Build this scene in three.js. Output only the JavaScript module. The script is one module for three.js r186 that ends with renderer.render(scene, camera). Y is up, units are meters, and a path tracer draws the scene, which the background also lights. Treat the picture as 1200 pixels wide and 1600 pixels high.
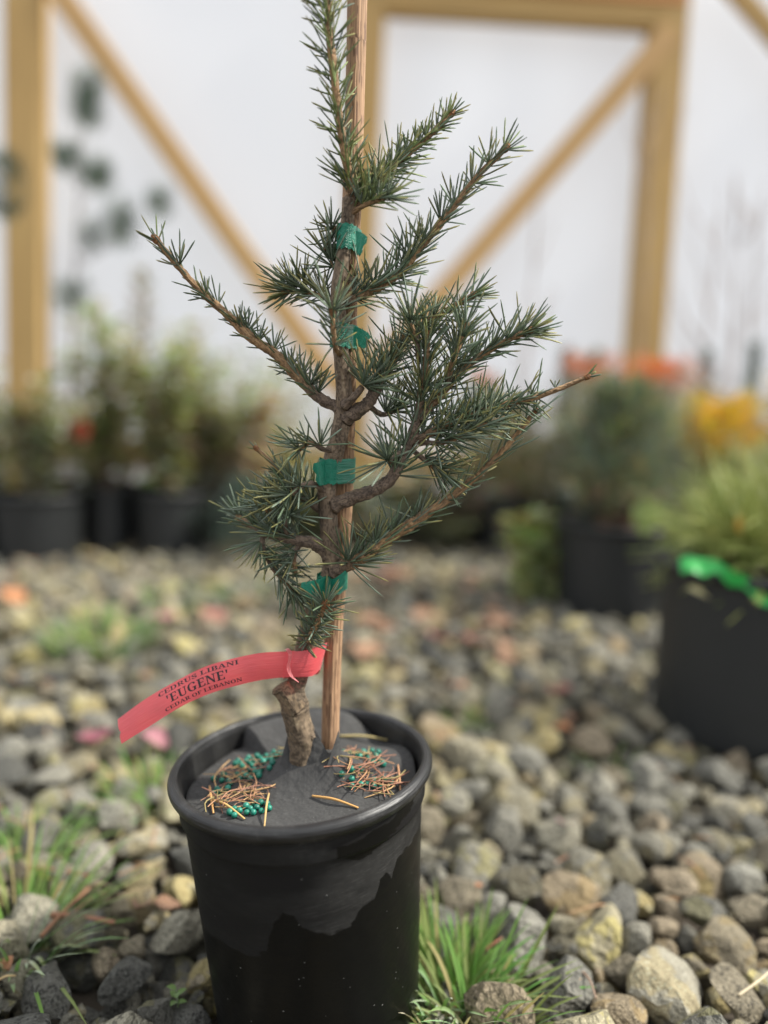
import * as THREE from 'three';
import { mergeGeometries, mergeVertices, toCreasedNormals } from 'three/addons/utils/BufferGeometryUtils.js';

// ---------------------------------------------------------------- camera, sky, sun, exposure
const scene = new THREE.Scene();
const camera = new THREE.PerspectiveCamera(69.4161, 0.75, 0.02, 200);
camera.position.set(0, 0.392, 0);
camera.up.set(...[-0.0349, 0.99061, -0.13218]);
{ const f = [0.0, -0.13226, -0.99122]; camera.lookAt(f[0], 0.392 + f[1], f[2]); }
camera.focus = 0.43;
camera.userData.fStop = 1.65;
camera.updateMatrixWorld(true);

const SUN = new THREE.Vector3(0.71, 0.8, -0.2).normalize();
{
  // thin bright overcast: pale even cloud with a broad brightening where the sun stands behind it
  const W = 256, H = 128, d = new Float32Array(W * H * 4);
  for (let j = 0; j < H; j++) for (let i = 0; i < W; i++) {
    const el = ((j + 0.5) / H - 0.5) * Math.PI, az = ((i + 0.5) / W - 0.5) * 2 * Math.PI;
    const x = Math.cos(az) * Math.cos(el), y = Math.sin(el), z = Math.sin(az) * Math.cos(el);
    const c = Math.max(0, x * SUN.x + y * SUN.y + z * SUN.z), g = 0.75 * Math.pow(c, 5);
    const up = Math.max(0, y), b = 0.72 + 0.14 * up, k = (j * W + i) * 4;
    d[k] = b * 0.955 + g; d[k + 1] = b * 0.985 + g * 0.98; d[k + 2] = b * 1.04 + g * 0.93; d[k + 3] = 1;
  }
  const t = new THREE.DataTexture(d, W, H, THREE.RGBAFormat, THREE.FloatType);
  t.mapping = THREE.EquirectangularReflectionMapping; t.magFilter = THREE.LinearFilter; t.minFilter = THREE.LinearFilter; t.needsUpdate = true;
  scene.background = t; scene.environment = t;
}
const sun = new THREE.DirectionalLight(new THREE.Color(1, 0.955, 0.87), 4.2);
sun.position.copy(SUN).multiplyScalar(6); sun.target.position.set(0, 0.2, -1);
sun.castShadow = true; sun.shadow.radius = 6; sun.shadow.mapSize.set(2048, 2048);
Object.assign(sun.shadow.camera, { left: -3, right: 3, top: 3, bottom: -3, near: 0.1, far: 14 });
scene.add(sun, sun.target);
const renderer = new THREE.WebGLRenderer({ antialias: true });
renderer.toneMapping = THREE.LinearToneMapping;
renderer.toneMappingExposure = 1.64;
renderer.shadowMap.enabled = true;

// ---------------------------------------------------------------- helpers
function rng(seed) { let s = seed >>> 0; return () => { s = (s + 0x6D2B79F5) | 0; let t = Math.imul(s ^ (s >>> 15), 1 | s); t = (t + Math.imul(t ^ (t >>> 7), 61 | t)) ^ t; return ((t ^ (t >>> 14)) >>> 0) / 4294967296; }; }
const V = (x, y, z) => new THREE.Vector3(x, y, z), VA = (a) => new THREE.Vector3(a[0], a[1], a[2]);
const lerp = (a, b, t) => a + (b - a) * t, clamp = (x, a = 0, b = 1) => Math.min(b, Math.max(a, x)), sstep = (a, b, x) => { const t = clamp((x - a) / (b - a)); return t * t * (3 - 2 * t); };
function hash2(x, y, s) { let h = Math.imul(x, 374761393) + Math.imul(y, 668265263) + Math.imul(s, 1442695041); h = Math.imul(h ^ (h >>> 13), 1274126177); return ((h ^ (h >>> 16)) >>> 0) / 4294967296; }
function vnoise(x, y, per, s) { const ix = Math.floor(x), iy = Math.floor(y), fx = x - ix, fy = y - iy, u = fx * fx * (3 - 2 * fx), v = fy * fy * (3 - 2 * fy), m = (a) => ((a % per) + per) % per; return lerp(lerp(hash2(m(ix), m(iy), s), hash2(m(ix + 1), m(iy), s), u), lerp(hash2(m(ix), m(iy + 1), s), hash2(m(ix + 1), m(iy + 1), s), u), v); }
function fbm(u, v, f, oct, s) { let a = 0.5, t = 0, n = 0; for (let o = 0; o < oct; o++) { t += a * vnoise(u * f, v * f, f, s + o * 17); n += a; f *= 2; a *= 0.5; } return t / n; }
function n3(x, y, z, s) { const iz = Math.floor(z), fz = z - iz, w = fz * fz * (3 - 2 * fz); return lerp(vnoise(x, y, 4096, s + iz * 31), vnoise(x, y, 4096, s + (iz + 1) * 31), w) * 2 - 1; }
function tex(w, h, fn, srgb = false) {
  const d = new Uint8Array(w * h * 4);
  for (let j = 0; j < h; j++) for (let i = 0; i < w; i++) { const c = fn((i + 0.5) / w, (j + 0.5) / h), k = (j * w + i) * 4, a = Array.isArray(c) ? c : [c, c, c]; for (let q = 0; q < 3; q++) d[k + q] = clamp(srgb ? Math.pow(clamp(a[q]), 1 / 2.2) : a[q]) * 255; d[k + 3] = 255; }
  const t = new THREE.DataTexture(d, w, h); t.wrapS = t.wrapT = THREE.RepeatWrapping; t.magFilter = THREE.LinearFilter; t.minFilter = THREE.LinearMipmapLinearFilter; t.generateMipmaps = true;
  if (srgb) t.colorSpace = THREE.SRGBColorSpace; t.needsUpdate = true; return t;
}
class MB { // collects triangles with vertex colours and uv
  constructor() { this.p = []; this.c = []; this.t = []; this.i = []; }
  v(x, y, z, c, u = 0, w = 0) { this.p.push(x, y, z); this.c.push(c[0], c[1], c[2]); this.t.push(u, w); return this.p.length / 3 - 1; }
  geo(crease) { let g = new THREE.BufferGeometry(); g.setAttribute('position', new THREE.Float32BufferAttribute(this.p, 3)); g.setAttribute('color', new THREE.Float32BufferAttribute(this.c, 3)); g.setAttribute('uv', new THREE.Float32BufferAttribute(this.t, 2)); g.setIndex(this.i); g.computeVertexNormals(); if (crease) g = toCreasedNormals(g, crease); return g; }
}
const W1 = [1, 1, 1];
function frameOf(d) { const a = Math.abs(d.y) < 0.9 ? V(0, 1, 0) : V(1, 0, 0), x = a.cross(d).normalize(), y = d.clone().cross(x).normalize(); return [x, y]; }
function curve(pts) { return new THREE.CatmullRomCurve3(pts.map((p) => (p.isVector3 ? p : VA(p))), false, 'centripetal'); }
// round tapering tube along points; rad(t, angle, i) gives the radius
function tube(mb, cv, segs, sides, rad, col, cap = true, uLen = 1) {
  const P = cv.getPoints(segs), L = cv.getLength(); let [x] = frameOf(cv.getTangent(0)), base = [];
  for (let i = 0; i <= segs; i++) {
    const t = i / segs, d = cv.getTangent(t); x.sub(d.clone().multiplyScalar(x.dot(d))).normalize(); const y = d.clone().cross(x);
    const row = [];
    for (let k = 0; k <= sides; k++) { const a = (k / sides) * Math.PI * 2, r = rad(t, a), c = typeof col === 'function' ? col(t, a) : col, q = P[i].clone().addScaledVector(x, Math.cos(a) * r).addScaledVector(y, Math.sin(a) * r); row.push(mb.v(q.x, q.y, q.z, c, k / sides, t * L * uLen)); }
    base.push(row);
    if (i) for (let k = 0; k < sides; k++) { const a = base[i - 1][k], b = base[i - 1][k + 1], c = row[k + 1], e = row[k]; mb.i.push(a, b, c, a, c, e); }
  }
  if (cap) for (const [i, s] of [[0, -1], [segs, 1]]) { const p = P[i], c = typeof col === 'function' ? col(i ? 1 : 0, 0) : col, m = mb.v(p.x, p.y, p.z, c, 0.5, 0); for (let k = 0; k < sides; k++) s > 0 ? mb.i.push(m, base[i][k], base[i][k + 1]) : mb.i.push(m, base[i][k + 1], base[i][k]); }
}
function needle(mb, p, d, len, w, bend, c0, c1) { // three-sided tapering needle, bent towards `bend`
  const [x, y] = frameOf(d), rows = [], seg = 3;
  for (let i = 0; i <= seg; i++) {
    const t = [0, 0.4, 0.86, 1][i], q = p.clone().addScaledVector(d, len * t).addScaledVector(bend, len * t * t), r = w * [0.75, 1, 0.9, 0.3][i], c = [0, 1, 2].map((k) => lerp(c0[k], c1[k], t * t * t)), row = [];
    for (let k = 0; k < 3; k++) { const a = k * 2.0944; row.push(mb.v(q.x + (x.x * Math.cos(a) + y.x * Math.sin(a)) * r, q.y + (x.y * Math.cos(a) + y.y * Math.sin(a)) * r, q.z + (x.z * Math.cos(a) + y.z * Math.sin(a)) * r, c)); }
    if (i) for (let k = 0; k < 3; k++) { const a = rows[i - 1][k], b = rows[i - 1][(k + 1) % 3], c2 = row[(k + 1) % 3], e = row[k]; mb.i.push(a, b, c2, a, c2, e); }
    rows.push(row);
  }
  mb.i.push(rows[seg][0], rows[seg][1], rows[seg][2]);
}
function blade(mb, p, d, len, w, bend, c0, c1, seg = 3, side) { // flat grass-like blade, folded along its middle
  const s = side || frameOf(d)[0], n = d.clone().cross(s).normalize(); let prev = null;
  for (let i = 0; i <= seg; i++) {
    const t = i / seg, q = p.clone().addScaledVector(d, len * t).addScaledVector(bend, len * t * t), r = w * 0.5 * (i === seg ? 0.06 : Math.min(1, 0.75 + t * 0.5) * (1 - t * t * 0.6)), c = [0, 1, 2].map((k) => lerp(c0[k], c1[k], t * t));
    const l = q.clone().addScaledVector(s, -r).addScaledVector(n, r * 0.4), g = q.clone().addScaledVector(s, r).addScaledVector(n, r * 0.4);
    const row = [mb.v(l.x, l.y, l.z, c), mb.v(q.x, q.y, q.z, c), mb.v(g.x, g.y, g.z, c)];
    if (prev) for (let k = 0; k < 2; k++) mb.i.push(prev[k], prev[k + 1], row[k + 1], prev[k], row[k + 1], row[k]);
    prev = row;
  }
}
function leaf(mb, p, d, up, len, w, c) { // small pointed leaf, cupped
  const s = d.clone().cross(up).normalize(), n = s.clone().cross(d).normalize(), pts = [[0, 0], [0.3, 0.42], [0.62, 0.4], [1, 0]], mid = [], L = [], R = [];
  for (const [t, b] of pts) { const q = p.clone().addScaledVector(d, len * t).addScaledVector(n, -len * 0.18 * t * t), a = q.clone().addScaledVector(s, -w * b).addScaledVector(n, w * b * 0.35), e = q.clone().addScaledVector(s, w * b).addScaledVector(n, w * b * 0.35); mid.push(mb.v(q.x, q.y, q.z, c)); L.push(b ? mb.v(a.x, a.y, a.z, c) : mid[mid.length - 1]); R.push(b ? mb.v(e.x, e.y, e.z, c) : mid[mid.length - 1]); }
  mb.i.push(mid[0], mid[1], L[1], mid[0], R[1], mid[1]);
  mb.i.push(L[1], mid[1], mid[2], L[1], mid[2], L[2], mid[1], R[1], R[2], mid[1], R[2], mid[2]);
  mb.i.push(L[2], mid[2], mid[3], mid[2], R[2], mid[3]);
}
const taken = {};
function numbered(n) { const k = (taken[n] = (taken[n] ?? -1) + 1); return k ? `${n}_${String(k).padStart(3, '0')}` : n; }
function tag(o, label, category, group) { o.userData.label = label; o.userData.category = category; if (group) o.userData.group = group; return o; }
function mesh(name, g, m, parent, kind) { const o = new THREE.Mesh(g, m); o.name = parent === scene ? numbered(name) : name; o.castShadow = o.receiveShadow = true; if (kind) o.userData.kind = kind; parent.add(o); return o; }
function thing(name, label, category, group, pos = [0, 0, 0]) { const o = new THREE.Group(); o.name = numbered(name); o.position.set(...pos); scene.add(o); return tag(o, label, category, group); }
const rgb = (r, g, b) => new THREE.Color().setRGB(r, g, b);
const std = (o) => new THREE.MeshStandardMaterial({ roughness: 0.9, ...o });
const phys = (o) => new THREE.MeshPhysicalMaterial({ roughness: 0.9, ...o });

// ---------------------------------------------------------------- shared textures and materials
const tGrain = tex(256, 256, (u, v) => 0.62 + 0.38 * fbm(u, v, 8, 5, 3), true);
const tFine = tex(256, 256, (u, v) => fbm(u, v, 32, 3, 9));
const tBarkC = tex(256, 512, (u, v) => { const a = fbm(u, v, 6, 5, 21), s = sstep(0.5, 0.62, vnoise(u * 40, v * 90, 4096, 5)) * 0.35, l = sstep(0.62, 0.75, fbm(u, v, 16, 3, 77)) * 0.5, k = 0.55 + a * 0.6 - s; return [k * 0.9 + l * 0.5, k * 0.84 + l * 0.48, k * 0.76 + l * 0.36]; }, true);
const tBarkB = tex(256, 512, (u, v) => 0.6 * fbm(u, v, 10, 4, 33) + 0.4 * vnoise(u * 9, v * 60, 4096, 8));
const tWoodC = tex(128, 1024, (u, v) => { const w = u + 0.03 * (fbm(u, v, 4, 3, 2) - 0.5), g = vnoise(w * 34, v * 6, 4096, 3) * 0.55 + vnoise(w * 80, v * 12, 4096, 6) * 0.45, d = sstep(0.62, 0.8, vnoise(w * 60, v * 40, 4096, 12)); const k = 0.42 + 0.65 * g; return [k * (1 - d * 0.55), k * 0.93 * (1 - d * 0.6), k * 0.86 * (1 - d * 0.6)]; }, true);
const tFrameC = tex(128, 1024, (u, v) => { const w = u + 0.03 * (fbm(u, v, 4, 3, 2) - 0.5), g = vnoise(w * 34, v * 6, 4096, 3) * 0.55 + vnoise(w * 80, v * 12, 4096, 6) * 0.45, k = 0.74 + 0.36 * g, y = fbm(u, v, 3, 3, 71) * 0.12; return [k, k * (0.97 - y * 0.4), k * (0.92 - y)]; }, true);
const tWoodB = tex(128, 1024, (u, v) => vnoise(u * 34, v * 6, 4096, 3) * 0.6 + vnoise(u * 80, v * 24, 4096, 6) * 0.4);
const mBark = std({ color: rgb(0.25, 0.2, 0.15), map: tBarkC, bumpMap: tBarkB, bumpScale: 0.0022, roughness: 0.92, vertexColors: true });
const mTwig = std({ color: rgb(1, 1, 1), map: tBarkC, bumpMap: tBarkB, bumpScale: 0.0014, roughness: 0.85, vertexColors: true });
const mStake = std({ color: rgb(0.46, 0.3, 0.18), map: tWoodC, bumpMap: tWoodB, bumpScale: 0.0009, roughness: 0.78 });
const mNeedle = phys({ color: rgb(1, 1, 1), vertexColors: true, roughness: 0.5, specularIntensity: 0.7, side: THREE.DoubleSide });
const mLeaf = phys({ color: rgb(1, 1, 1), vertexColors: true, roughness: 0.85, transmission: 0.55, thickness: 0, side: THREE.DoubleSide });
const mDead = std({ color: rgb(1, 1, 1), vertexColors: true, roughness: 0.7, side: THREE.DoubleSide });
const mStem = std({ color: rgb(0.13, 0.085, 0.055), map: tGrain, roughness: 0.9 });

// ---------------------------------------------------------------- ground with its gravel
const POT = VA([-0.0307, 0.0014, -0.4408]), TILT = 0.0908;
const ground = mesh('ground', (() => { const g = new THREE.PlaneGeometry(90, 90, 2, 2); g.rotateX(-Math.PI / 2); const uv = g.attributes.uv; for (let i = 0; i < uv.count; i++) uv.setXY(i, uv.getX(i) * 200, uv.getY(i) * 200); return g; })(), std({ color: rgb(0.075, 0.06, 0.045), map: tGrain, bumpMap: tFine, bumpScale: 0.004, roughness: 1 }), scene, 'structure');
ground.position.y = -0.02;
ground.userData.label = 'dark soil under a bed of crushed grey stone';
const lumpy = (x, z) => 0.011 * n3(x * 3.1 + 40, z * 3.1 + 40, 0.5, 7) + 0.006 * n3(x * 8 + 40, z * 8 + 40, 0.5, 9);
const tStone = [
  tex(512, 512, (u, v) => { const a = fbm(u, v, 6, 4, 5), b = vnoise(u * 90, v * 90, 90, 2), c = vnoise(u * 56, v * 56, 56, 4), d = sstep(0.62, 0.85, b) * 0.6, e = sstep(0.58, 0.8, c) * 0.45; const k = 0.42 + a * 0.6 + d - e; return [k, k * 0.985, k * 0.95]; }, true),
  tex(512, 512, (u, v) => { const a = fbm(u, v, 5, 5, 51), b = vnoise(u * 110, v * 110, 110, 22), m = sstep(0.5, 0.62, fbm(u, v, 7, 4, 90)); const k = 0.32 + a * 0.7 + sstep(0.64, 0.88, b) * 0.45; return [lerp(k, k * 1.1, m), lerp(k * 0.97, k * 0.98, m), lerp(k * 0.9, k * 0.72, m)]; }, true),
  tex(512, 512, (u, v) => { const a = fbm(u, v, 5, 5, 151), b = vnoise(u * 100, v * 100, 100, 42), m = sstep(0.52, 0.6, fbm(u, v, 6, 5, 190)); const k = 0.3 + a * 0.6 + sstep(0.64, 0.88, b) * 0.4; return [lerp(k, 0.95, m * 0.75), lerp(k * 0.98, 0.9, m * 0.75), lerp(k * 0.93, 0.5, m * 0.75)]; }, true),
];
const tStoneB = tex(512, 512, (u, v) => 0.55 * fbm(u, v, 24, 4, 61) + 0.45 * fbm(u, v, 7, 3, 62));
function stoneGeo(seed) {
  const r = rng(seed * 97 + 5), g0 = mergeVertices((() => { const g = new THREE.IcosahedronGeometry(1, 3); g.deleteAttribute('uv'); g.deleteAttribute('normal'); return g; })());
  const p = g0.attributes.position, planes = [], sx = 1, sy = 0.5 + r() * 0.26, sz = 0.6 + r() * 0.3;
  for (let i = 0; i < 12; i++) planes.push([V(r() * 2 - 1, (r() * 2 - 1), r() * 2 - 1).normalize(), 0.5 + r() * 0.3]);
  for (let i = 0; i < p.count; i++) {
    const v = V(p.getX(i), p.getY(i), p.getZ(i));
    for (const [n, d] of planes) { const o = v.dot(n) - d; if (o > 0) v.addScaledVector(n, -o * 0.97); }
    v.multiplyScalar(1.22).multiplyScalar(1 + 0.05 * n3(v.x * 2.2 + 9, v.y * 2.2 + 9, v.z * 2.2 + seed, seed) + 0.022 * n3(v.x * 7 + 9, v.y * 7 + 9, v.z * 7 + 3, seed + 3));
    p.setXYZ(i, v.x * sx, v.y * sy, v.z * sz);
  }
  const g = toCreasedNormals(g0, 0.42), q = g.attributes.position, uv = new Float32Array(q.count * 2);
  for (let i = 0; i < q.count; i += 3) {
    const a = V().fromBufferAttribute(q, i), b = V().fromBufferAttribute(q, i + 1), c = V().fromBufferAttribute(q, i + 2), n = b.clone().sub(a).cross(c.clone().sub(a)), ax = Math.abs(n.x) > Math.abs(n.y) && Math.abs(n.x) > Math.abs(n.z) ? 0 : Math.abs(n.y) > Math.abs(n.z) ? 1 : 2;
    [a, b, c].forEach((w, k) => { const [s, t] = ax === 0 ? [w.z, w.y] : ax === 1 ? [w.x, w.z] : [w.x, w.y]; uv[(i + k) * 2] = s * 0.27 + seed * 0.37; uv[(i + k) * 2 + 1] = t * 0.27 + seed * 0.61; });
  }
  g.setAttribute('uv', new THREE.BufferAttribute(uv, 2));
  return g;
}
const stoneGeos = Array.from({ length: 14 }, (_, i) => stoneGeo(i + 1));
const stoneTones = [[0.223, 0.215, 0.177], [0.193, 0.186, 0.154], [0.267, 0.252, 0.193], [0.155, 0.152, 0.13], [0.112, 0.11, 0.096], [0.312, 0.285, 0.203], [0.327, 0.296, 0.182], [0.201, 0.174, 0.121], [0.372, 0.339, 0.23], [0.253, 0.207, 0.141], [0.216, 0.211, 0.179], [0.081, 0.081, 0.071], [0.298, 0.285, 0.233]];
{
  const r = rng(4242), cell = 0.04, grid = new Map(), placed = [];
  const inPot = (x, z, m) => Math.hypot(x - POT.x, z - POT.z) < 0.064 + m;
  const nearPot = Math.hypot;
  const sideAt = (z) => 0.34 + 0.72 * Math.max(0, -z);
  function tryPut(x, z, s, y, gap) {
    const k = Math.floor(x / cell), l = Math.floor(z / cell);
    for (let a = -2; a <= 2; a++) for (let b = -2; b <= 2; b++) for (const q of grid.get((k + a) * 4096 + l + b) || []) if (Math.hypot(q.x - x, q.z - z) < (q.s + s) * gap) return false;
    const o = { x, z, s, y }; placed.push(o); const key = k * 4096 + l; (grid.get(key) || grid.set(key, []).get(key)).push(o); return true;
  }
  const put = (n, s0, s1, gap, y0) => { for (let i = 0; i < n; i++) { const z = -0.12 - 2.75 * Math.pow(r(), 0.8), x = (r() * 2 - 1) * sideAt(z), s = s0 + (s1 - s0) * Math.pow(r(), 1.6); if (inPot(x, z, s * 0.75)) continue; tryPut(x, z, s, y0 + s * 0.18, gap); } };
  put(5200, 0.019, 0.031, 0.66, 0.004);     // the larger pieces first, then what fills the gaps
  put(16000, 0.012, 0.018, 0.68, 0.0);
  put(26000, 0.008, 0.012, 0.66, -0.002);
  const low = [];
  for (let i = 0; i < 16000; i++) { const z = -0.12 - 2.75 * Math.pow(r(), 0.8), x = (r() * 2 - 1) * sideAt(z), s = 0.009 + r() * 0.007; low.push({ x, z, s, y: -0.014 }); }
  for (const o of placed.concat(low)) {
    o.v = Math.floor(r() * stoneGeos.length);
    const q = r(), patch = n3(o.x * 2.3 + 9, o.z * 2.3 + 9, 0.3, 55);
    o.c = q < 0.5 + patch * 0.2 ? [0, 1, 3, 10, 12][Math.floor(r() * 5)] : q < 0.76 ? [2, 5, 7, 9][Math.floor(r() * 4)] : q < 0.88 ? [6, 8][Math.floor(r() * 2)] : [4, 11][Math.floor(r() * 2)];
    if (o.x < POT.x && Math.hypot(o.x - POT.x + 0.12, o.z - POT.z - 0.05) < 0.17 && r() < 0.4) o.c = r() < 0.5 ? 11 : 4;  // more dark grey stones left of the pot, their tone partly painting its shadow
    o.t = o.c === 6 || o.c === 8 ? (r() < 0.5 ? 2 : 1) : r() < 0.55 ? 0 : r() < 0.6 ? 1 : 2;
    o.rx = (r() - 0.5) * 1.5; o.ry = r() * 6.283; o.rz = (r() - 0.5) * 1.5; o.y += lumpy(o.x, o.z) + (r() - 0.5) * 0.004; o.k = 0.85 + r() * 0.3;
    const p = V(o.x, o.y, o.z).project(camera); o.see = Math.abs(p.x) < 1.06 && Math.abs(p.y) < 1.08 && !(Math.hypot(o.x - POT.x, o.z - POT.z) > 0 && o.z < POT.z && Math.abs(p.x + 0.2) < 0.27 && p.y < -0.35) ? o.s / Math.hypot(o.x, o.z, 0.392) : 0;
  }
  const order = placed.filter((o) => o.see).sort((a, b) => b.see - a.see), single = new Set(order.slice(0, 300));
  const mats = new Map(), matOf = (c, t) => { const k = c * 4 + t; if (!mats.has(k)) mats.set(k, std({ color: rgb(...stoneTones[c]), map: tStone[t], bumpMap: tStoneB, bumpScale: 0.006, roughness: 0.88 })); return mats.get(k); };
  const bed = ground;
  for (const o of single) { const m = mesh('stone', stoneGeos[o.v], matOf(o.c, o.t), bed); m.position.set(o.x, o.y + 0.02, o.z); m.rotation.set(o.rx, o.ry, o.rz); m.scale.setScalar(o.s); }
  const rest = placed.concat(low).filter((o) => !single.has(o)), gravel = new THREE.Group(); gravel.name = 'gravel'; gravel.userData.kind = 'stuff'; bed.add(gravel);
  const M = new THREE.Matrix4(), Q = new THREE.Quaternion(), E = new THREE.Euler(), C = new THREE.Color();
  const white = tStone.map((t) => std({ color: rgb(1, 1, 1), map: t, bumpMap: tStoneB, bumpScale: 0.006, roughness: 0.88 }));
  for (let g = 0; g < stoneGeos.length; g++) for (let t = 0; t < 3; t++) {
    const list = rest.filter((o) => o.v === g && o.t === t); if (!list.length) continue;
    const im = new THREE.InstancedMesh(stoneGeos[g], white[t], list.length); im.name = 'gravel'; im.userData.kind = 'stuff'; im.castShadow = im.receiveShadow = true;
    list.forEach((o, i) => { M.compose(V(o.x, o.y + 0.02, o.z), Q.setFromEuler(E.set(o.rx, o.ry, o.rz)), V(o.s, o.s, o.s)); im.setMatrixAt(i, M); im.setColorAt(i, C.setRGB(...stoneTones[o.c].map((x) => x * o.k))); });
    gravel.add(im);
  }
}

// ---------------------------------------------------------------- timber frame wall with its sheet of white film
{
  const wall = thing('greenhouse_wall', 'white plastic film wall on a timber frame with diagonal braces', 'wall', null, [0, 0, -2.62]);
  wall.rotation.y = 0.0873;
  const film = new MB(), nx = 90, ny = 40, x0 = -2.6, x1 = 2.6, yTop = 2.05, fold = (x, y) => 0.012 * n3(x * 1.6 + 20, y * 0.6 + 20, 0.2, 4) + 0.006 * n3(x * 6 + 20, y * 0.8 + 20, 0.7, 6) + 0.004 * n3((x + y) * 3 + 20, (x - y) * 3 + 20, 0.1, 8);
  for (let j = 0; j <= ny; j++) for (let i = 0; i <= nx; i++) { const x = lerp(x0, x1, i / nx), y = lerp(-0.02, yTop, j / ny); film.v(x, y, -0.075 + fold(x, y), W1, x, y); if (i && j) { const a = j * (nx + 1) + i; film.i.push(a - nx - 2, a - nx - 1, a, a - nx - 2, a, a - 1); } }
  mesh('film', film.geo(), phys({ color: rgb(0.9, 0.91, 0.925), roughness: 0.9, transmission: 0.62, thickness: 0, specularIntensity: 0.3, side: THREE.DoubleSide }), wall);
  const tones = [[0.5, 0.345, 0.145], [0.47, 0.32, 0.13], [0.58, 0.385, 0.185]].map((c) => std({ color: rgb(...c), map: tFrameC, bumpMap: tWoodB, bumpScale: 0.002, roughness: 0.8 }));
  function board(name, a, b, w, d, z, m) {
    const A = V(a[0], a[1], z), B = V(b[0], b[1], z), L = A.distanceTo(B), s = new THREE.Shape(), h = w / 2, c = 0.004;
    s.moveTo(-h + c, -d / 2); s.lineTo(h - c, -d / 2); s.lineTo(h, -d / 2 + c); s.lineTo(h, d / 2 - c); s.lineTo(h - c, d / 2); s.lineTo(-h + c, d / 2); s.lineTo(-h, d / 2 - c); s.lineTo(-h, -d / 2 + c); s.closePath();
    const g = new THREE.ExtrudeGeometry(s, { depth: L, bevelEnabled: false }), uv = g.attributes.uv, p = g.attributes.position;
    for (let i = 0; i < uv.count; i++) uv.setXY(i, (p.getX(i) + p.getY(i)) * 3.5, p.getZ(i) * 0.7);
    const o = mesh(name, g, m, wall); o.position.copy(A); const dir = B.clone().sub(A).normalize(); o.quaternion.setFromRotationMatrix(new THREE.Matrix4().makeBasis(V(-dir.y, dir.x, 0), V(0, 0, 1), dir)); return o;
  }
  const post = (a, b, w, m) => { const k = (b[0] - a[0]) / (b[1] - a[1]); return board('post', [b[0] + k * (-0.02 - b[1]), -0.02], [a[0] + k * (1.98 - a[1]), 1.98], w, 0.089, 0, m); };
  post([-1.1859, 1.6244], [-1.2126, 0.5328], 0.114, tones[0]);
  post([-0.1061, 1.7067], [-0.1207, 0.4895], 0.105, tones[1]);
  post([0.9008, 1.6831], [0.9105, 0.5736], 0.118, tones[0]);
  post([-1.8384, 1.5747], [-1.8875, 0.5055], 0.114, tones[1]);
  post([1.7594, 1.8488], [1.8227, 0.6557], 0.114, tones[1]);
  board('brace', [-1.1005, 1.6869], [-0.1712, 0.4656], 0.075, 0.04, 0.03, tones[2]);
  board('brace', [0.9008, 1.6831], [-0.0723, 0.5133], 0.078, 0.04, 0.03, tones[2]);
  board('header', [-0.0897, 1.7195], [0.8847, 1.7382], 0.085, 0.06, 0.012, tones[1]);
  board('header', [-0.0566, 1.7914], [0.9388, 1.8102], 0.075, 0.06, 0.02, std({ color: rgb(0.55, 0.24, 0.09), map: tFrameC, bumpMap: tWoodB, bumpScale: 0.002, roughness: 0.8 }));
  board('rail', [-1.1747, 0.2348], [-0.1422, 0.2214], 0.09, 0.05, 0.012, tones[1]);
  board('rail', [-0.0743, 0.2188], [0.8981, 0.2004], 0.09, 0.05, 0.012, tones[1]);
  board('brace', [1.0752, 1.8666], [1.7915, 1.2599], 0.06, 0.04, 0.03, tones[0]);
}

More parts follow.
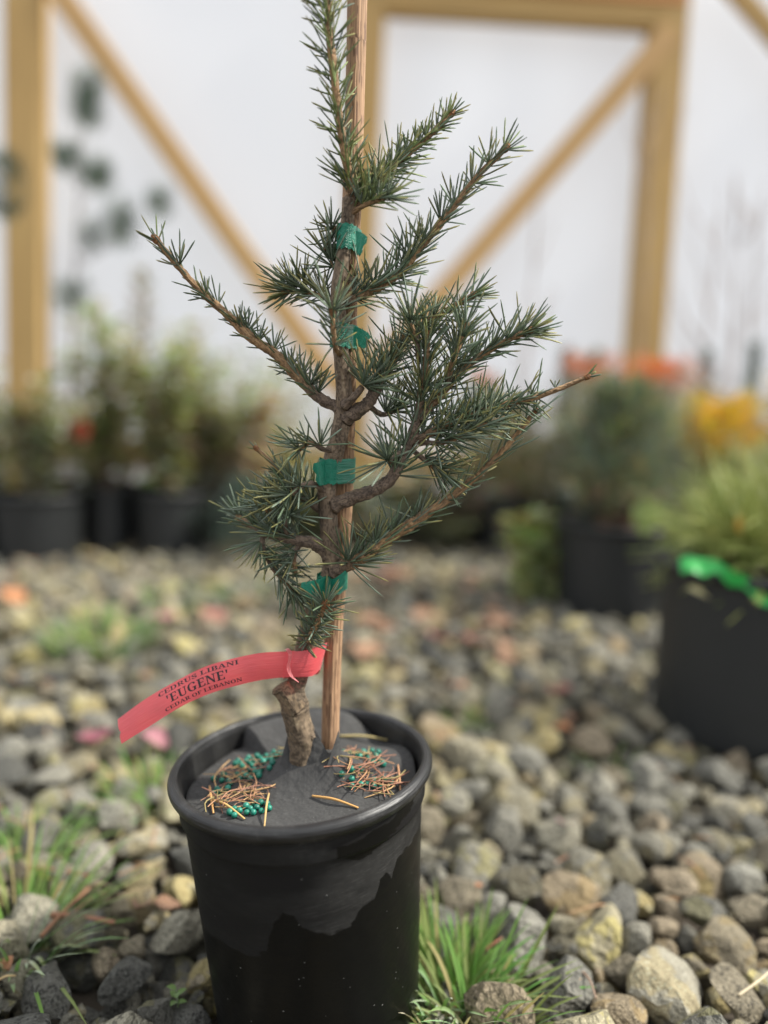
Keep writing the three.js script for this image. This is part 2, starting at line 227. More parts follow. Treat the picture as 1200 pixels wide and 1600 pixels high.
// ---------------------------------------------------------------- the cedar's pot
const mPotPlain = (() => std({ color: rgb(0.011, 0.0125, 0.013), roughness: 0.55, bumpMap: tFine, bumpScale: 0.0003 }))();
const potLocal = (o) => { o.position.copy(POT); o.rotation.z = TILT; return o; };
const IN = { rim: 0.0825, neck: 0.0752, bot: 0.0655, h: 0.175 };
{
  const pot = potLocal(thing('nursery_pot', 'black plastic nursery pot with damp stains holding the cedar', 'pot', 'black nursery pots'));
  const edge = [[0.2, 0.5], [0.3, 0.53], [0.44, 0.55], [0.462, 0.57], [0.468, 0.64], [0.478, 0.7], [0.488, 0.725], [0.5, 0.715], [0.51, 0.665], [0.525, 0.645], [0.545, 0.63], [0.56, 0.64], [0.575, 0.65], [0.585, 0.685], [0.603, 0.695], [0.612, 0.76], [0.622, 0.775], [0.632, 0.74], [0.642, 0.79], [0.66, 0.8], [0.8, 0.78]];
  const edgeAt = (u) => { for (let i = 1; i < edge.length; i++) if (u < edge[i][0]) return lerp(edge[i - 1][1], edge[i][1], clamp((u - edge[i - 1][0]) / (edge[i][0] - edge[i - 1][0]))); return 0.78; };
  const S = rng(77), specks = Array.from({ length: 60 }, () => [0.3 + S() * 0.42, Math.pow(S(), 1.4) * 0.9, 0.0005 + S() * 0.0007]);
  const dry = (u, v) => { // 0 wet .. 1 dry
    const n = (fbm(u, v, 24, 4, 5) - 0.5) * 0.05 + (fbm(u, v, 90, 2, 6) - 0.5) * 0.02;
    let k = sstep(-0.004, 0.004, v - edgeAt(u) + n * 0.7);
    const lo = 0.865 + 0.5 * Math.abs(u - 0.585) * (u < 0.585 ? 1.6 : 0.1) + n, hi = 0.93 + (u - 0.55) * 0.5 + n;
    if (u > 0.555 && v > lo + (u > 0.6 ? (u - 0.6) * 1.2 : 0) && v < hi && u < 0.68) k = 0;
    return k;
  };
  const TW = 1024, TH = 512, dryM = new Float32Array(TW * TH), spk = new Float32Array(TW * TH);
  for (let j = 0; j < TH; j++) for (let i = 0; i < TW; i++) dryM[j * TW + i] = dry((i + 0.5) / TW, (j + 0.5) / TH);
  for (const [u, v, s] of specks) { const ci = u * TW, cj = v * TH; for (let a = -2; a <= 2; a++) for (let b = -2; b <= 2; b++) { const i = Math.round(ci + a), j = Math.round(cj + b); if (j >= 0 && j < TH) spk[j * TW + i] = Math.max(spk[j * TW + i], clamp(1.3 - Math.hypot(i - ci, j - cj) / (s * 1000))); } }
  const at = (m, u, v) => m[Math.min(TH - 1, Math.floor(v * TH)) * TW + Math.min(TW - 1, Math.floor(u * TW))];
  const cMap = tex(TW, TH, (u, v) => {
    const d = at(dryM, u, v), scr = sstep(0.72, 0.9, vnoise(u * 30 + v * 90, v * 420 - u * 130, 8192, 3)) * 0.5, n = fbm(u, v, 12, 5, 15);
    const dust = sstep(0.34, 0.7, n) * (0.45 + 0.55 * fbm(u, v, 4, 2, 44)), zone = sstep(0.475, 0.56, u + (fbm(u, v, 9, 4, 23) - 0.5) * 0.12) * (1 - sstep(0.68, 0.74, u)), k = lerp(0.002, 0.0055 + (0.2 + zone) * (0.018 * dust + 0.05 * scr * dust + 0.01 * vnoise(u * 200, v * 60, 4096, 9) * dust), d), s = at(spk, u, v) * 0.25;
    return [k * 1.02 + s, k + s, k * 0.94 + s * 0.95];
  }, true);
  const rMap = tex(TW, TH, (u, v) => { const d = at(dryM, u, v); return lerp(0.3 + 0.12 * fbm(u, v, 20, 3, 3), 0.58 + 0.2 * fbm(u, v, 30, 3, 8), d); });
  const mPot = phys({ specularIntensity: 0.28, color: rgb(1, 1, 1), map: cMap, roughness: 1, roughnessMap: rMap, bumpMap: tFine, bumpScale: 0.00025 });
  const { rim, neck, bot, h } = IN, prof = [[0.001, 0.002], [bot - 0.006, 0.002], [bot - 0.002, 0.004], [bot, 0.009]];
  for (let i = 1; i <= 24; i++) { const t = i / 24; prof.push([lerp(bot, neck - 0.0006, t), lerp(0.009, 0.149, t)]); }
  prof.push([neck + 0.0009, 0.1502], [neck + 0.0018, 0.1525], [neck + 0.0022, 0.166]);
  const lathe = (pts, seg = 144) => { const g = new THREE.LatheGeometry(pts.map(([x, y]) => new THREE.Vector2(x, y)), seg); g.rotateY(Math.PI); return g; };
  const wob = (g) => { const p = g.attributes.position; for (let i = 0; i < p.count; i++) { const a = Math.atan2(p.getX(i), p.getZ(i)), y = p.getY(i), k = 1 + 0.006 * Math.sin(2 * a + 0.6) * (y / h) + 0.003 * Math.sin(3 * a + 1.4); p.setX(i, p.getX(i) * k); p.setZ(i, p.getZ(i) * k); } g.computeVertexNormals(); return g; };
  const bodyG = wob(lathe(prof)); { const uv = bodyG.attributes.uv, p = bodyG.attributes.position; for (let i = 0; i < uv.count; i++) uv.setY(i, clamp(p.getY(i) / 0.168)); }
  mesh('wall', bodyG, mPot, pot);
  const lip = []; for (let i = 0; i <= 12; i++) { const a = -0.9 + (i / 12) * 3.3; lip.push([rim - 0.0038 + Math.cos(a) * 0.0038, h - 0.0042 + Math.sin(a) * 0.0042]); }
  const rimT = tex(1024, 64, (u, v) => { const d = sstep(0.45, 0.75, fbm(u, v * 0.0625, 32, 4, 4)), s = sstep(0.7, 0.9, vnoise(u * 500, v * 9, 4096, 3)); const k = 0.007 + 0.012 * d + 0.03 * s * d; return [k, k, k * 0.97]; }, true);
  const rimG = wob(lathe([[neck + 0.0020, 0.1635], [rim - 0.0036, 0.1655], [rim - 0.0016, 0.1668], ...lip, [rim - 0.0075, h - 0.0055], [neck - 0.0012, h - 0.016], [neck - 0.0022, 0.14], [bot - 0.003, 0.06]]));
  mesh('rim', rimG, std({ color: rgb(1, 1, 1), map: rimT, roughness: 0.42, bumpMap: tFine, bumpScale: 0.0004 }), pot);
  mesh('soil', (() => { const g = new THREE.CylinderGeometry(0.0715, 0.07, 0.03, 48); g.translate(0, 0.128, 0); return g; })(), std({ color: rgb(0.04, 0.028, 0.02), map: tGrain, bumpMap: tFine, bumpScale: 0.003, roughness: 1 }), pot);
}
// weed mat
const TRK = [-0.0015, -0.0036], STK = [0.0186, 0.0028];
const MAT_H = 0.1585;
function matH(x, z) {
  const r = Math.hypot(x, z), a = Math.atan2(x, -z); // 0 at the back, + to the right
  const seg = V(STK[0] - TRK[0], 0, STK[1] - TRK[1]), t = clamp(((x - TRK[0]) * seg.x + (z - TRK[1]) * seg.z) / seg.lengthSq(), -0.1, 1.1), dx = x - (TRK[0] + seg.x * t), dz = z - (TRK[1] + seg.z * t), d = Math.hypot(dx, dz);
  let h = 0.0155 * Math.exp(-((d / 0.016) ** 2)) + 0.006 * Math.exp(-((d / 0.034) ** 2));
  const back = sstep(-0.74, -0.68, a) * (1 - sstep(0.35, 0.75, a)), e = sstep(0.03, 0.073, r);
  h += back * e * (0.0115 + 0.004 * Math.cos(a * 2.2)) + sstep(0.75, 1.15, a) * (1 - sstep(1.15, 1.75, a)) * e * 0.004;
  h += 0.0012 * n3(x * 60 + 9, z * 60 + 9, 0.4, 3) + 0.002 * n3(x * 22 + 9, z * 22 + 9, 0.4, 5) - 0.002 * sstep(0.05, 0.073, r) * (1 - back);
  return MAT_H + h;
}
const toWorld = (x, y, z) => V(x, y, z).applyAxisAngle(V(0, 0, 1), TILT).add(POT);
{
  const mat = potLocal(thing('weed_mat', 'black felt weed mat disc lying inside the cedar pot', 'weed mat'));
  const mb = new MB(), nr = 40, na = 240, R = (a) => 0.0722 + 0.0008 * Math.sin(a * 3 + 1) + 0.0006 * Math.sin(a * 7);
  const sheet = (off) => { const b = mb.p.length / 3; for (let i = 0; i <= nr; i++) for (let k = 0; k <= na; k++) { const a = (k / na) * Math.PI * 2, r = R(a) * Math.max(0.001, i / nr), x = Math.sin(a) * r, z = Math.cos(a) * r; mb.v(x, matH(x, z) + off, z, W1, x * 9, z * 9); if (i && k) { const q = b + i * (na + 1) + k, A = q - na - 2, B = q - na - 1; off > 0 ? mb.i.push(A, q - 1, q, A, q, B) : mb.i.push(A, q, q - 1, A, B, q); } } return b + nr * (na + 1); };
  const t0 = sheet(0.0006), b0 = sheet(-0.0006); for (let k = 0; k < na; k++) mb.i.push(t0 + k, b0 + k, b0 + k + 1, t0 + k, b0 + k + 1, t0 + k + 1);
  const tMat = tex(512, 512, (u, v) => { const k = 0.02 + 0.02 * fbm(u, v, 10, 4, 3) + 0.018 * fbm(u, v, 120, 2, 5) + sstep(0.93, 0.99, vnoise(u * 220, v * 220, 220, 9)) * 0.12; return [k, k * 0.99, k * 0.955]; }, true);
  const mMat = std({ color: rgb(1, 1, 1), map: tMat, bumpMap: tFine, bumpScale: 0.0009, roughness: 1, side: THREE.DoubleSide });
  mesh('felt', mb.geo(), mMat, mat);
  // the torn points of the slit that stand up against stem and stake
  function flap(a, b, tip, bow) { const f = new MB(), n = 8, A = V(...a), B = V(...b), T = V(...tip); for (const off of [0.0005, -0.0005]) { const s = f.p.length / 3; for (let j = 0; j <= n; j++) for (let i = 0; i <= n; i++) { const p = A.clone().lerp(B, i / n).lerp(T, j / n), k = Math.sin((i / n) * Math.PI) * (1 - j / n) * bow; f.v(p.x, p.y, p.z + k + off, W1, p.x * 9, p.y * 9); if (i && j) { const q = s + j * (n + 1) + i; f.i.push(q - n - 2, q - n - 1, q, q - n - 2, q, q - 1); } } } mesh('flap', f.geo(), mMat, mat); }
  const hz = (x, z) => matH(x, z);
  const fz = TRK[1] + 0.009;
  flap([TRK[0] - 0.002, hz(TRK[0] - 0.002, fz + 0.003) - 0.003, fz + 0.003], [STK[0] + 0.001, hz(STK[0] + 0.001, fz + 0.002) - 0.003, fz + 0.002], [TRK[0] + 0.0115, MAT_H + 0.0345, fz - 0.004], 0.002);
  flap([STK[0] - 0.0015, hz(STK[0], fz) - 0.004, STK[1] + 0.0105], [STK[0] + 0.0075, hz(STK[0] + 0.008, fz) - 0.003, STK[1] + 0.004], [STK[0] + 0.0062, MAT_H + 0.0345, STK[1] + 0.001], 0.0015);
  flap([TRK[0] - 0.014, hz(TRK[0] - 0.014, fz) - 0.002, fz - 0.003], [TRK[0] - 0.003, hz(TRK[0] - 0.003, fz) - 0.002, fz + 0.001], [TRK[0] - 0.0068, MAT_H + 0.03, fz - 0.007], 0.003);
}

// ---------------------------------------------------------------- stake
const STAKE = [[-0.0284, 0.1562, -0.4525], [-0.0294, 0.2447, -0.4525], [-0.0252, 0.3427, -0.4525], [-0.0254, 0.4464, -0.4525], [-0.0249, 0.523, -0.4525], [-0.0255, 0.6429, -0.4525]].map(VA);
STAKE[0].y -= 0.05;
const stakeCurve = curve(STAKE);
{
  const g = new MB(), cv = stakeCurve;
  tube(g, cv, 90, 18, (t, a) => (t < 0.03 ? 0.0035 + t * 0.07 : 0.0056) * (1 + 0.05 * Math.sin(a * 3 + t * 9) + 0.04 * n3(a * 2 + 9, t * 40, 0.3, 6)), W1, true, 4);
  const s = mesh('wooden_stake', g.geo(), mStake, scene); tag(s, 'brown weathered wooden stake tied behind the cedar stem', 'stake');
}

// ---------------------------------------------------------------- the cedar
const rN = rng(991);
const C_OLD = [0.08, 0.115, 0.066], C_BLUE = [0.112, 0.145, 0.105], C_NEW = [0.135, 0.175, 0.066], C_TIP = [0.34, 0.3, 0.1];
function nColor(fresh) { const k = rN(), m = 0.62 + rN() * 0.76, a = fresh && rN() < 0.45 ? C_NEW : k < 0.55 ? C_OLD : C_BLUE; return a.map((x) => x * m); }
const cedar = thing('cedar_sapling', 'young cedar of Lebanon with blue green needles in the black pot', 'tree');
const TRUNK = [[-0.0466, 0.1592, -0.4405], [-0.0453, 0.1729, -0.4405], [-0.0472, 0.1898, -0.4405], [-0.051, 0.2069, -0.4395], [-0.052, 0.2173, -0.4395], [-0.0493, 0.2278, -0.4415], [-0.0474, 0.2408, -0.4435], [-0.0452, 0.2555, -0.4425], [-0.0395, 0.2745, -0.4405], [-0.0331, 0.2882, -0.4395], [-0.0306, 0.2978, -0.4395], [-0.0318, 0.3147, -0.4395], [-0.0338, 0.3341, -0.4395], [-0.0346, 0.3487, -0.4395], [-0.0312, 0.3649, -0.4395], [-0.0281, 0.3782, -0.4395], [-0.0262, 0.3915, -0.4395], [-0.0262, 0.4064, -0.4395], [-0.0278, 0.4229, -0.4395], [-0.0302, 0.4446, -0.4385], [-0.0307, 0.4643, -0.4385], [-0.0283, 0.4823, -0.4395], [-0.0266, 0.5002, -0.4405], [-0.0262, 0.5125, -0.4405]];
const trunkCurve = curve(TRUNK);
{
  const yA = TRUNK[0][1], mb = new MB(), radY = [[0.15, 0.0078], [0.185, 0.0084], [0.2, 0.0083], [0.212, 0.0086], [0.222, 0.0058], [0.25, 0.0052], [0.3, 0.0056], [0.34, 0.0054], [0.38, 0.0052], [0.42, 0.0046], [0.46, 0.0042], [0.5, 0.0038], [0.56, 0.0027]];
  const R = (y) => { for (let i = 1; i < radY.length; i++) if (y < radY[i][0]) return lerp(radY[i - 1][1], radY[i][1], clamp((y - radY[i - 1][0]) / (radY[i][0] - radY[i - 1][0]))); return 0.0026; };
  tube(mb, trunkCurve, 240, 20, (t, a) => { const p = trunkCurve.getPoint(t); return R(p.y) * (1 + 0.09 * n3(Math.cos(a) * 1.6 + 9, Math.sin(a) * 1.6 + 9, p.y * 90, 7) + 0.1 * n3(Math.cos(a) * 3.5 + 9, Math.sin(a) * 3.5 + 9, p.y * 260, 8)); }, (t, a) => { const p = trunkCurve.getPoint(t), k = 0.95 + 0.4 * n3(Math.cos(a) * 2 + 9, Math.sin(a) * 2 + 9, p.y * 60, 11), y = sstep(0.24, 0.3, p.y), m = 0.72 + 0.22 * y; return [k * m, k * m * 0.98, k * m * (0.92 + 0.06 * y)]; }, true, 9);
  const trunk = mesh('trunk', mb.geo(), mBark, cedar);
  // pruned stub at the bend, cut end pointing up and left
  const sb = new MB(), sc = curve([[-0.05, 0.2086, -0.4375], [-0.0548, 0.2163, -0.4365], [-0.0588, 0.2219, -0.4365], [-0.06, 0.2239, -0.4365]]);
  tube(sb, sc, 26, 16, (t, a) => lerp(0.0072, 0.0052, t) * (t > 0.97 ? 0.82 : 1) * (1 + 0.1 * n3(Math.cos(a) * 2 + 9, Math.sin(a) * 2 + 9, t * 7, 3) + (t > 0.7 ? 0.1 : 0)), (t) => (t > 0.96 ? [0.62, 0.52, 0.4] : [0.78, 0.74, 0.66]), true, 9);
  mesh('pruned_stub', sb.geo(), mBark, trunk);
  // little knots
  for (const [p, s] of [[[-0.0414, 0.1909, -0.4385], 0.0034], [[-0.0233, 0.4671, -0.4365], 0.0022], [[-0.0209, 0.4709, -0.4375], 0.0017]]) { const g = new THREE.IcosahedronGeometry(s, 2); const q = g.attributes.position; for (let i = 0; i < q.count; i++) { const k = 1 + 0.3 * n3(q.getX(i) * 700 + 5, q.getY(i) * 700 + 5, q.getZ(i) * 700, 4); q.setXYZ(i, q.getX(i) * k, q.getY(i) * k, q.getZ(i) * k); } g.setAttribute('color', new THREE.Float32BufferAttribute(new Array(q.count * 3).fill(1), 3)); g.computeVertexNormals(); mesh('knot', g, mBark, trunk).position.copy(VA(p)); }
}
const mm = 0.001;
function rosette(mb, p, axis, n, len, spread, fresh) {
  const [x, y] = frameOf(axis);
  for (let i = 0; i < n; i++) {
    const a = i * 2.39996 + rN() * 0.5, s = spread * Math.sqrt((i + 0.6) / n) * (0.8 + rN() * 0.35), d = axis.clone().multiplyScalar(Math.cos(s)).addScaledVector(x, Math.sin(s) * Math.cos(a)).addScaledVector(y, Math.sin(s) * Math.sin(a)).normalize();
    const L = len * (0.72 + rN() * 0.45), c = nColor(fresh), tip = rN() < 0.4 ? C_TIP : c.map((q) => q * 1.5), bend = V((rN() - 0.5) * 0.16, (rN() - 0.35) * 0.16, (rN() - 0.5) * 0.16);
    needle(mb, p.clone().addScaledVector(d, 0.0008), d, L, (0.47 + rN() * 0.16) * mm, bend, c, tip);
  }
}
// one branch: points, thickness from base to tip, needle-bearing spurs and single needles
function branch(pts, r0, r1, o = {}) {
  const cv = curve(pts), L = cv.getLength(), mb = new MB(), old = o.old ?? 0.3, segs = Math.max(14, Math.round(L / 0.0022));
  tube(mb, cv, segs, 9, (t, a) => lerp(r0, r1, t) * (1 + 0.24 * n3(Math.cos(a) * 2.4 + 9, Math.sin(a) * 2.4 + 9, t * L * 480, 5) + (0.22 * Math.max(0, n3(1, 2, t * L * 170, 3)))), (t, a) => { const k = sstep(old - 0.12, old + 0.12, t), v = 0.85 + 0.3 * n3(a * 2 + 9, 3, t * L * 300, 8); return [lerp(0.22, 0.4, k) * v, lerp(0.17, 0.26, k) * v, lerp(0.135, 0.14, k) * v]; }, true, 12);
  const b = mesh('branch', mb.geo(), mTwig, cedar), nb = new MB();
  const place = (t) => { const p = cv.getPoint(t), d = cv.getTangent(t); return [p, d]; };
  for (const [t, n, len, tilt, spread = 1.15, az] of o.spurs || []) { // short spurs with a fan of needles
    const [p, d] = place(t), [x, y] = frameOf(d), a = az ?? rN() * 6.28; let ax = d.clone().multiplyScalar(1 - tilt).add(V(0, tilt * 0.9, 0)).addScaledVector(x, Math.cos(a) * tilt * 0.6).addScaledVector(y, Math.sin(a) * tilt * 0.6).normalize();
    rosette(nb, p.clone().addScaledVector(ax, 0.0016), ax, n, len * mm, spread, o.fresh);
  }
  if (o.single) { // needles set singly round the young shoot
    const { from = old, to = 1, n, len = 18, lean = 0.95, up = 0.12 } = o.single;
    for (let i = 0; i < n; i++) {
      const t = from + (to - from) * ((i + rN() * 0.8) / n), [p, d] = place(Math.min(1, t)), [x, y] = frameOf(d), a = i * 2.39996 + rN() * 0.7, s = lean * (0.7 + rN() * 0.5);
      const q = d.clone().multiplyScalar(Math.cos(s)).addScaledVector(x, Math.sin(s) * Math.cos(a)).addScaledVector(y, Math.sin(s) * Math.sin(a)).add(V(0, up, 0)).normalize(), c = nColor(o.fresh);
      needle(nb, p, q, len * mm * (0.65 + rN() * 0.55), (0.46 + rN() * 0.16) * mm, d.clone().multiplyScalar(0.18 * rN()).add(V((rN() - 0.5) * 0.12, (rN() - 0.5) * 0.12, (rN() - 0.5) * 0.12)), c, rN() < 0.35 ? C_TIP : c.map((k) => k * 1.4));
    }
  }
  if (o.tip) { const [p, d] = place(1); rosette(nb, p, d, o.tip[0], o.tip[1] * mm, o.tip[2] ?? 0.8, true); }
  if (nb.i.length) mesh('needles', nb.geo(), mNeedle, b, 'stuff');
  if (o.bud !== false) { const [p, d] = place(1), g = new THREE.SphereGeometry(r1 * 1.5, 9, 7); g.scale(1, 1.5, 1); g.setAttribute('color', new THREE.Float32BufferAttribute(new Array(g.attributes.position.count).fill([0.36, 0.17, 0.07]).flat(), 3)); const q = mesh('bud', g, mTwig, b); q.position.copy(p).addScaledVector(d, r1 * 0.8); q.quaternion.setFromUnitVectors(V(0, 1, 0), d); }
  return b;
}
const spursAlong = (a, b, n, cnt, len, tilt = 0.6, spread = 1.15) => Array.from({ length: n }, (_, i) => [lerp(a, b, n > 1 ? i / (n - 1) : 0), cnt, len * (0.9 + rN() * 0.2), tilt, spread]);
// leader
branch([[-0.0262, 0.5118, -0.4405], [-0.0253, 0.5196, -0.4385], [-0.0292, 0.5369, -0.4365], [-0.0328, 0.5563, -0.4345], [-0.0362, 0.5789, -0.4335], [-0.039, 0.5978, -0.4325], [-0.0398, 0.6165, -0.4315], [-0.0392, 0.6371, -0.4315]], 0.0027, 0.0017, { old: 0.02, fresh: true, spurs: spursAlong(0.03, 0.97, 16, 11, 18, 0.5, 1.2), single: { from: 0.0, n: 80, len: 17, lean: 1.0 } });
// upper right
branch([[-0.0242, 0.5056, -0.4405], [-0.012, 0.5211, -0.4445], [0.0004, 0.5343, -0.4465], [0.0146, 0.5469, -0.4485], [0.0298, 0.5627, -0.4505]], 0.0022, 0.0014, { old: 0.02, fresh: true, spurs: [...spursAlong(0.05, 0.5, 7, 14, 19, 0.45), ...spursAlong(0.6, 0.95, 5, 9, 10, 0.5)], single: { from: 0, n: 90, len: 13, lean: 0.9 }, tip: [10, 11] });
branch([[-0.0253, 0.5038, -0.4405], [-0.015, 0.5079, -0.4325], [-0.006, 0.5089, -0.4275]], 0.0016, 0.0011, { old: 0.1, fresh: true, spurs: spursAlong(0.3, 1, 4, 16, 19, 0.4), bud: false });
branch([[-0.0279, 0.5007, -0.4425], [-0.0353, 0.4951, -0.4455], [-0.0407, 0.4836, -0.4475]], 0.0013, 0.0008, { old: 0.1, spurs: spursAlong(0.5, 1, 2, 12, 18, 0.7), single: { from: 0.1, n: 10, len: 17 }, bud: false });
branch([[-0.0261, 0.4557, -0.4395], [-0.0082, 0.4636, -0.4405], [0.0055, 0.4743, -0.4415], [0.0167, 0.4887, -0.4425], [0.0325, 0.5089, -0.4435], [0.0464, 0.5275, -0.4445], [0.0612, 0.5429, -0.4445]], 0.0028, 0.0015, { old: 0.05, spurs: [...spursAlong(0.02, 0.4, 7, 17, 23, 0.5), [0.5, 14, 17, 0.6], [0.6, 15, 17, 0.6], [0.68, 12, 16, 0.6], [0.79, 15, 16, 0.55], [0.9, 10, 17, 0.5]], single: { from: 0.05, n: 70, len: 18, lean: 0.75 }, tip: [9, 15, 1.0] });
// left twig at the upper stem and the spur twig in front of it
branch([[-0.0295, 0.4531, -0.4425], [-0.0421, 0.4594, -0.4485], [-0.0537, 0.4619, -0.4505], [-0.0626, 0.4613, -0.4515]], 0.0016, 0.001, { old: 0.15, spurs: spursAlong(0.15, 0.9, 6, 15, 20, 0.55), single: { from: 0.2, n: 44, len: 17, lean: 0.9 }, tip: [8, 12] });
branch([[-0.0295, 0.4666, -0.4415], [-0.0336, 0.4742, -0.4445], [-0.0364, 0.4786, -0.4455]], 0.0012, 0.0008, { old: 0.2, spurs: spursAlong(0.5, 1, 3, 13, 22, 0.7), bud: false });
branch([[-0.0286, 0.4254, -0.4345], [-0.0306, 0.4277, -0.4245], [-0.0315, 0.437, -0.4195], [-0.0323, 0.4454, -0.4175]], 0.0017, 0.0013, { old: 0.0, spurs: [[0.35, 9, 18, 0.3, 1.5], [0.65, 10, 18, 0.3, 1.5], [0.98, 26, 25, 0.25, 1.3]], single: { from: 0.3, n: 16, len: 18, lean: 1.1 } });
// long left branch
branch([[-0.0282, 0.394, -0.4405], [-0.0409, 0.4, -0.4415], [-0.0518, 0.4097, -0.4425], [-0.0673, 0.4244, -0.4435], [-0.0813, 0.4332, -0.4435], [-0.0968, 0.4469, -0.4435], [-0.1093, 0.4573, -0.4425], [-0.1221, 0.4703, -0.4415], [-0.1354, 0.4853, -0.4405]], 0.0036, 0.0016, { old: 0.22, spurs: [[0.13, 20, 17, 0.65], [0.19, 24, 19, 0.65], [0.25, 22, 18, 0.7], [0.3, 16, 15, 0.6], [0.38, 12, 14, 0.6], [0.46, 9, 13, 0.6], [0.52, 20, 13, 0.65], [0.55, 14, 12, 0.4], [0.66, 9, 13, 0.6], [0.72, 13, 13, 0.65], [0.88, 12, 17, 0.55]], single: { from: 0.24, n: 34, len: 13, lean: 0.7 }, tip: [7, 13, 1.0] });
// knuckle branch to the right and what it carries
branch([[-0.0242, 0.3889, -0.4385], [-0.0169, 0.3929, -0.4335], [-0.0107, 0.3986, -0.4315], [-0.0056, 0.4088, -0.4365], [0.0014, 0.4219, -0.4425], [0.0114, 0.4389, -0.4465], [0.0298, 0.4513, -0.4465], [0.0473, 0.4621, -0.4465]], 0.0046, 0.0014, { old: 0.5, spurs: [...spursAlong(0.33, 0.62, 5, 15, 24, 0.6), [0.72, 14, 19, 0.55], [0.82, 12, 17, 0.5], [0.92, 10, 15, 0.5]], single: { from: 0.45, n: 60, len: 17, lean: 0.8 }, tip: [14, 15, 0.9] });
branch([[-0.0252, 0.3956, -0.4345], [-0.0195, 0.4008, -0.4285], [-0.0148, 0.4062, -0.4245]], 0.0028, 0.0018, { old: 1, spurs: [[0.98, 34, 25, 0.45, 1.35]], bud: false });
branch([[-0.0122, 0.3967, -0.4335], [-0.002, 0.3912, -0.4485], [0.0064, 0.3945, -0.4545]], 0.002, 0.0012, { old: 0.8, spurs: spursAlong(0.5, 1, 3, 18, 22, 0.65), bud: false });
// main right branch
branch([[-0.0307, 0.3364, -0.4375], [-0.0192, 0.3418, -0.4345], [-0.0079, 0.3462, -0.4325], [0.002, 0.3526, -0.4325], [0.0091, 0.3648, -0.4335], [0.0139, 0.3769, -0.4345], [0.0175, 0.3893, -0.4355], [0.0195, 0.406, -0.4355], [0.0213, 0.4224, -0.4345], [0.0215, 0.4358, -0.4345]], 0.0046, 0.0015, { old: 0.75, spurs: [[0.36, 26, 25, 0.3, 1.2], [0.4, 22, 24, 0.5], [0.5, 20, 25, 0.7], [0.62, 16, 24, 0.6], [0.72, 26, 28, 0.5, 1.25], [0.78, 22, 26, 0.5], [0.86, 18, 24, 0.4], [0.93, 18, 24, 0.4]], single: { from: 0.7, n: 34, len: 20, lean: 0.95 }, tip: [18, 24, 1.0] });
branch([[0.0115, 0.3705, -0.4335], [0.0055, 0.3679, -0.4285], [0.0019, 0.3643, -0.4255]], 0.0021, 0.0014, { old: 1, spurs: [[0.98, 26, 26, 0.5, 1.3]], bud: false });
branch([[0.0175, 0.3893, -0.4355], [0.0277, 0.3996, -0.4375], [0.042, 0.4179, -0.4395], [0.0565, 0.4295, -0.4405], [0.071, 0.4381, -0.4405], [0.0804, 0.4424, -0.4405]], 0.0026, 0.0014, { old: 0.15, spurs: [...spursAlong(0.05, 0.5, 5, 15, 23, 0.5), [0.62, 11, 18, 0.5], [0.75, 13, 20, 0.45], [0.88, 13, 21, 0.45]], single: { from: 0.2, n: 80, len: 19, lean: 0.75 }, tip: [14, 18, 0.75] });
branch([[0.0173, 0.4242, -0.4365], [0.0148, 0.4345, -0.4305], [0.0115, 0.443, -0.4285]], 0.0016, 0.0012, { old: 0.6, spurs: [[0.5, 14, 22, 0.5], [1, 22, 24, 0.5, 1.3]], bud: false });
branch([[0.0348, 0.408, -0.4375], [0.036, 0.421, -0.4325], [0.0397, 0.4324, -0.4305], [0.0429, 0.4418, -0.4305]], 0.0016, 0.0012, { old: 0.2, spurs: spursAlong(0.3, 1, 4, 14, 20, 0.5), single: { from: 0.2, n: 24, len: 17 } });
branch([[0.0147, 0.3761, -0.4355], [0.032, 0.3849, -0.4355], [0.0486, 0.3922, -0.4365], [0.0652, 0.3987, -0.4375], [0.0839, 0.4038, -0.4385], [0.1008, 0.41, -0.4405], [0.1156, 0.4169, -0.4415]], 0.0026, 0.0013, { old: 0.1, spurs: [...spursAlong(0.05, 0.35, 5, 20, 24, 0.3, 1.3), [0.45, 14, 16, 0.45], [0.55, 12, 13, 0.45], [0.66, 7, 8, 0.5], [0.8, 4, 5, 0.5]], single: { from: 0.1, to: 0.7, n: 80, len: 19, lean: 1.0, up: -0.1 }, tip: [7, 8, 0.6] });
branch([[0.0193, 0.3755, -0.4365], [0.0357, 0.377, -0.4305], [0.0517, 0.3857, -0.4285], [0.0678, 0.3922, -0.4275]], 0.0017, 0.001, { old: 0.3, spurs: spursAlong(0.15, 0.75, 5, 15, 23, 0.25, 1.25), single: { from: 0.2, n: 36, len: 19, lean: 0.9, up: -0.12 }, bud: false });
branch([[0.0137, 0.3723, -0.4365], [0.0248, 0.3642, -0.4385], [0.0337, 0.3566, -0.4425]], 0.0017, 0.0012, { old: 0.6, spurs: spursAlong(0.35, 1, 4, 18, 23, 0.4, 1.3), bud: false });
// lower right branch
branch([[-0.03, 0.2963, -0.4375], [-0.0219, 0.3007, -0.4345], [-0.0131, 0.3054, -0.4325], [-0.0031, 0.3141, -0.4335], [0.0118, 0.3239, -0.4355], [0.0259, 0.3339, -0.4365], [0.0434, 0.3473, -0.4385], [0.0593, 0.3615, -0.4405], [0.0747, 0.3787, -0.4425], [0.0869, 0.3954, -0.4435]], 0.0046, 0.0012, { old: 0.16, spurs: [[0.11, 22, 27, 0.7, 1.2], [0.14, 20, 27, 0.75, 1.2], [0.22, 14, 24, 0.75], [0.32, 14, 22, 0.75], [0.4, 12, 20, 0.7], [0.5, 8, 17, 0.7]], single: { from: 0.14, n: 84, len: 19, lean: 0.7, up: 0.25 }, tip: [5, 9] });
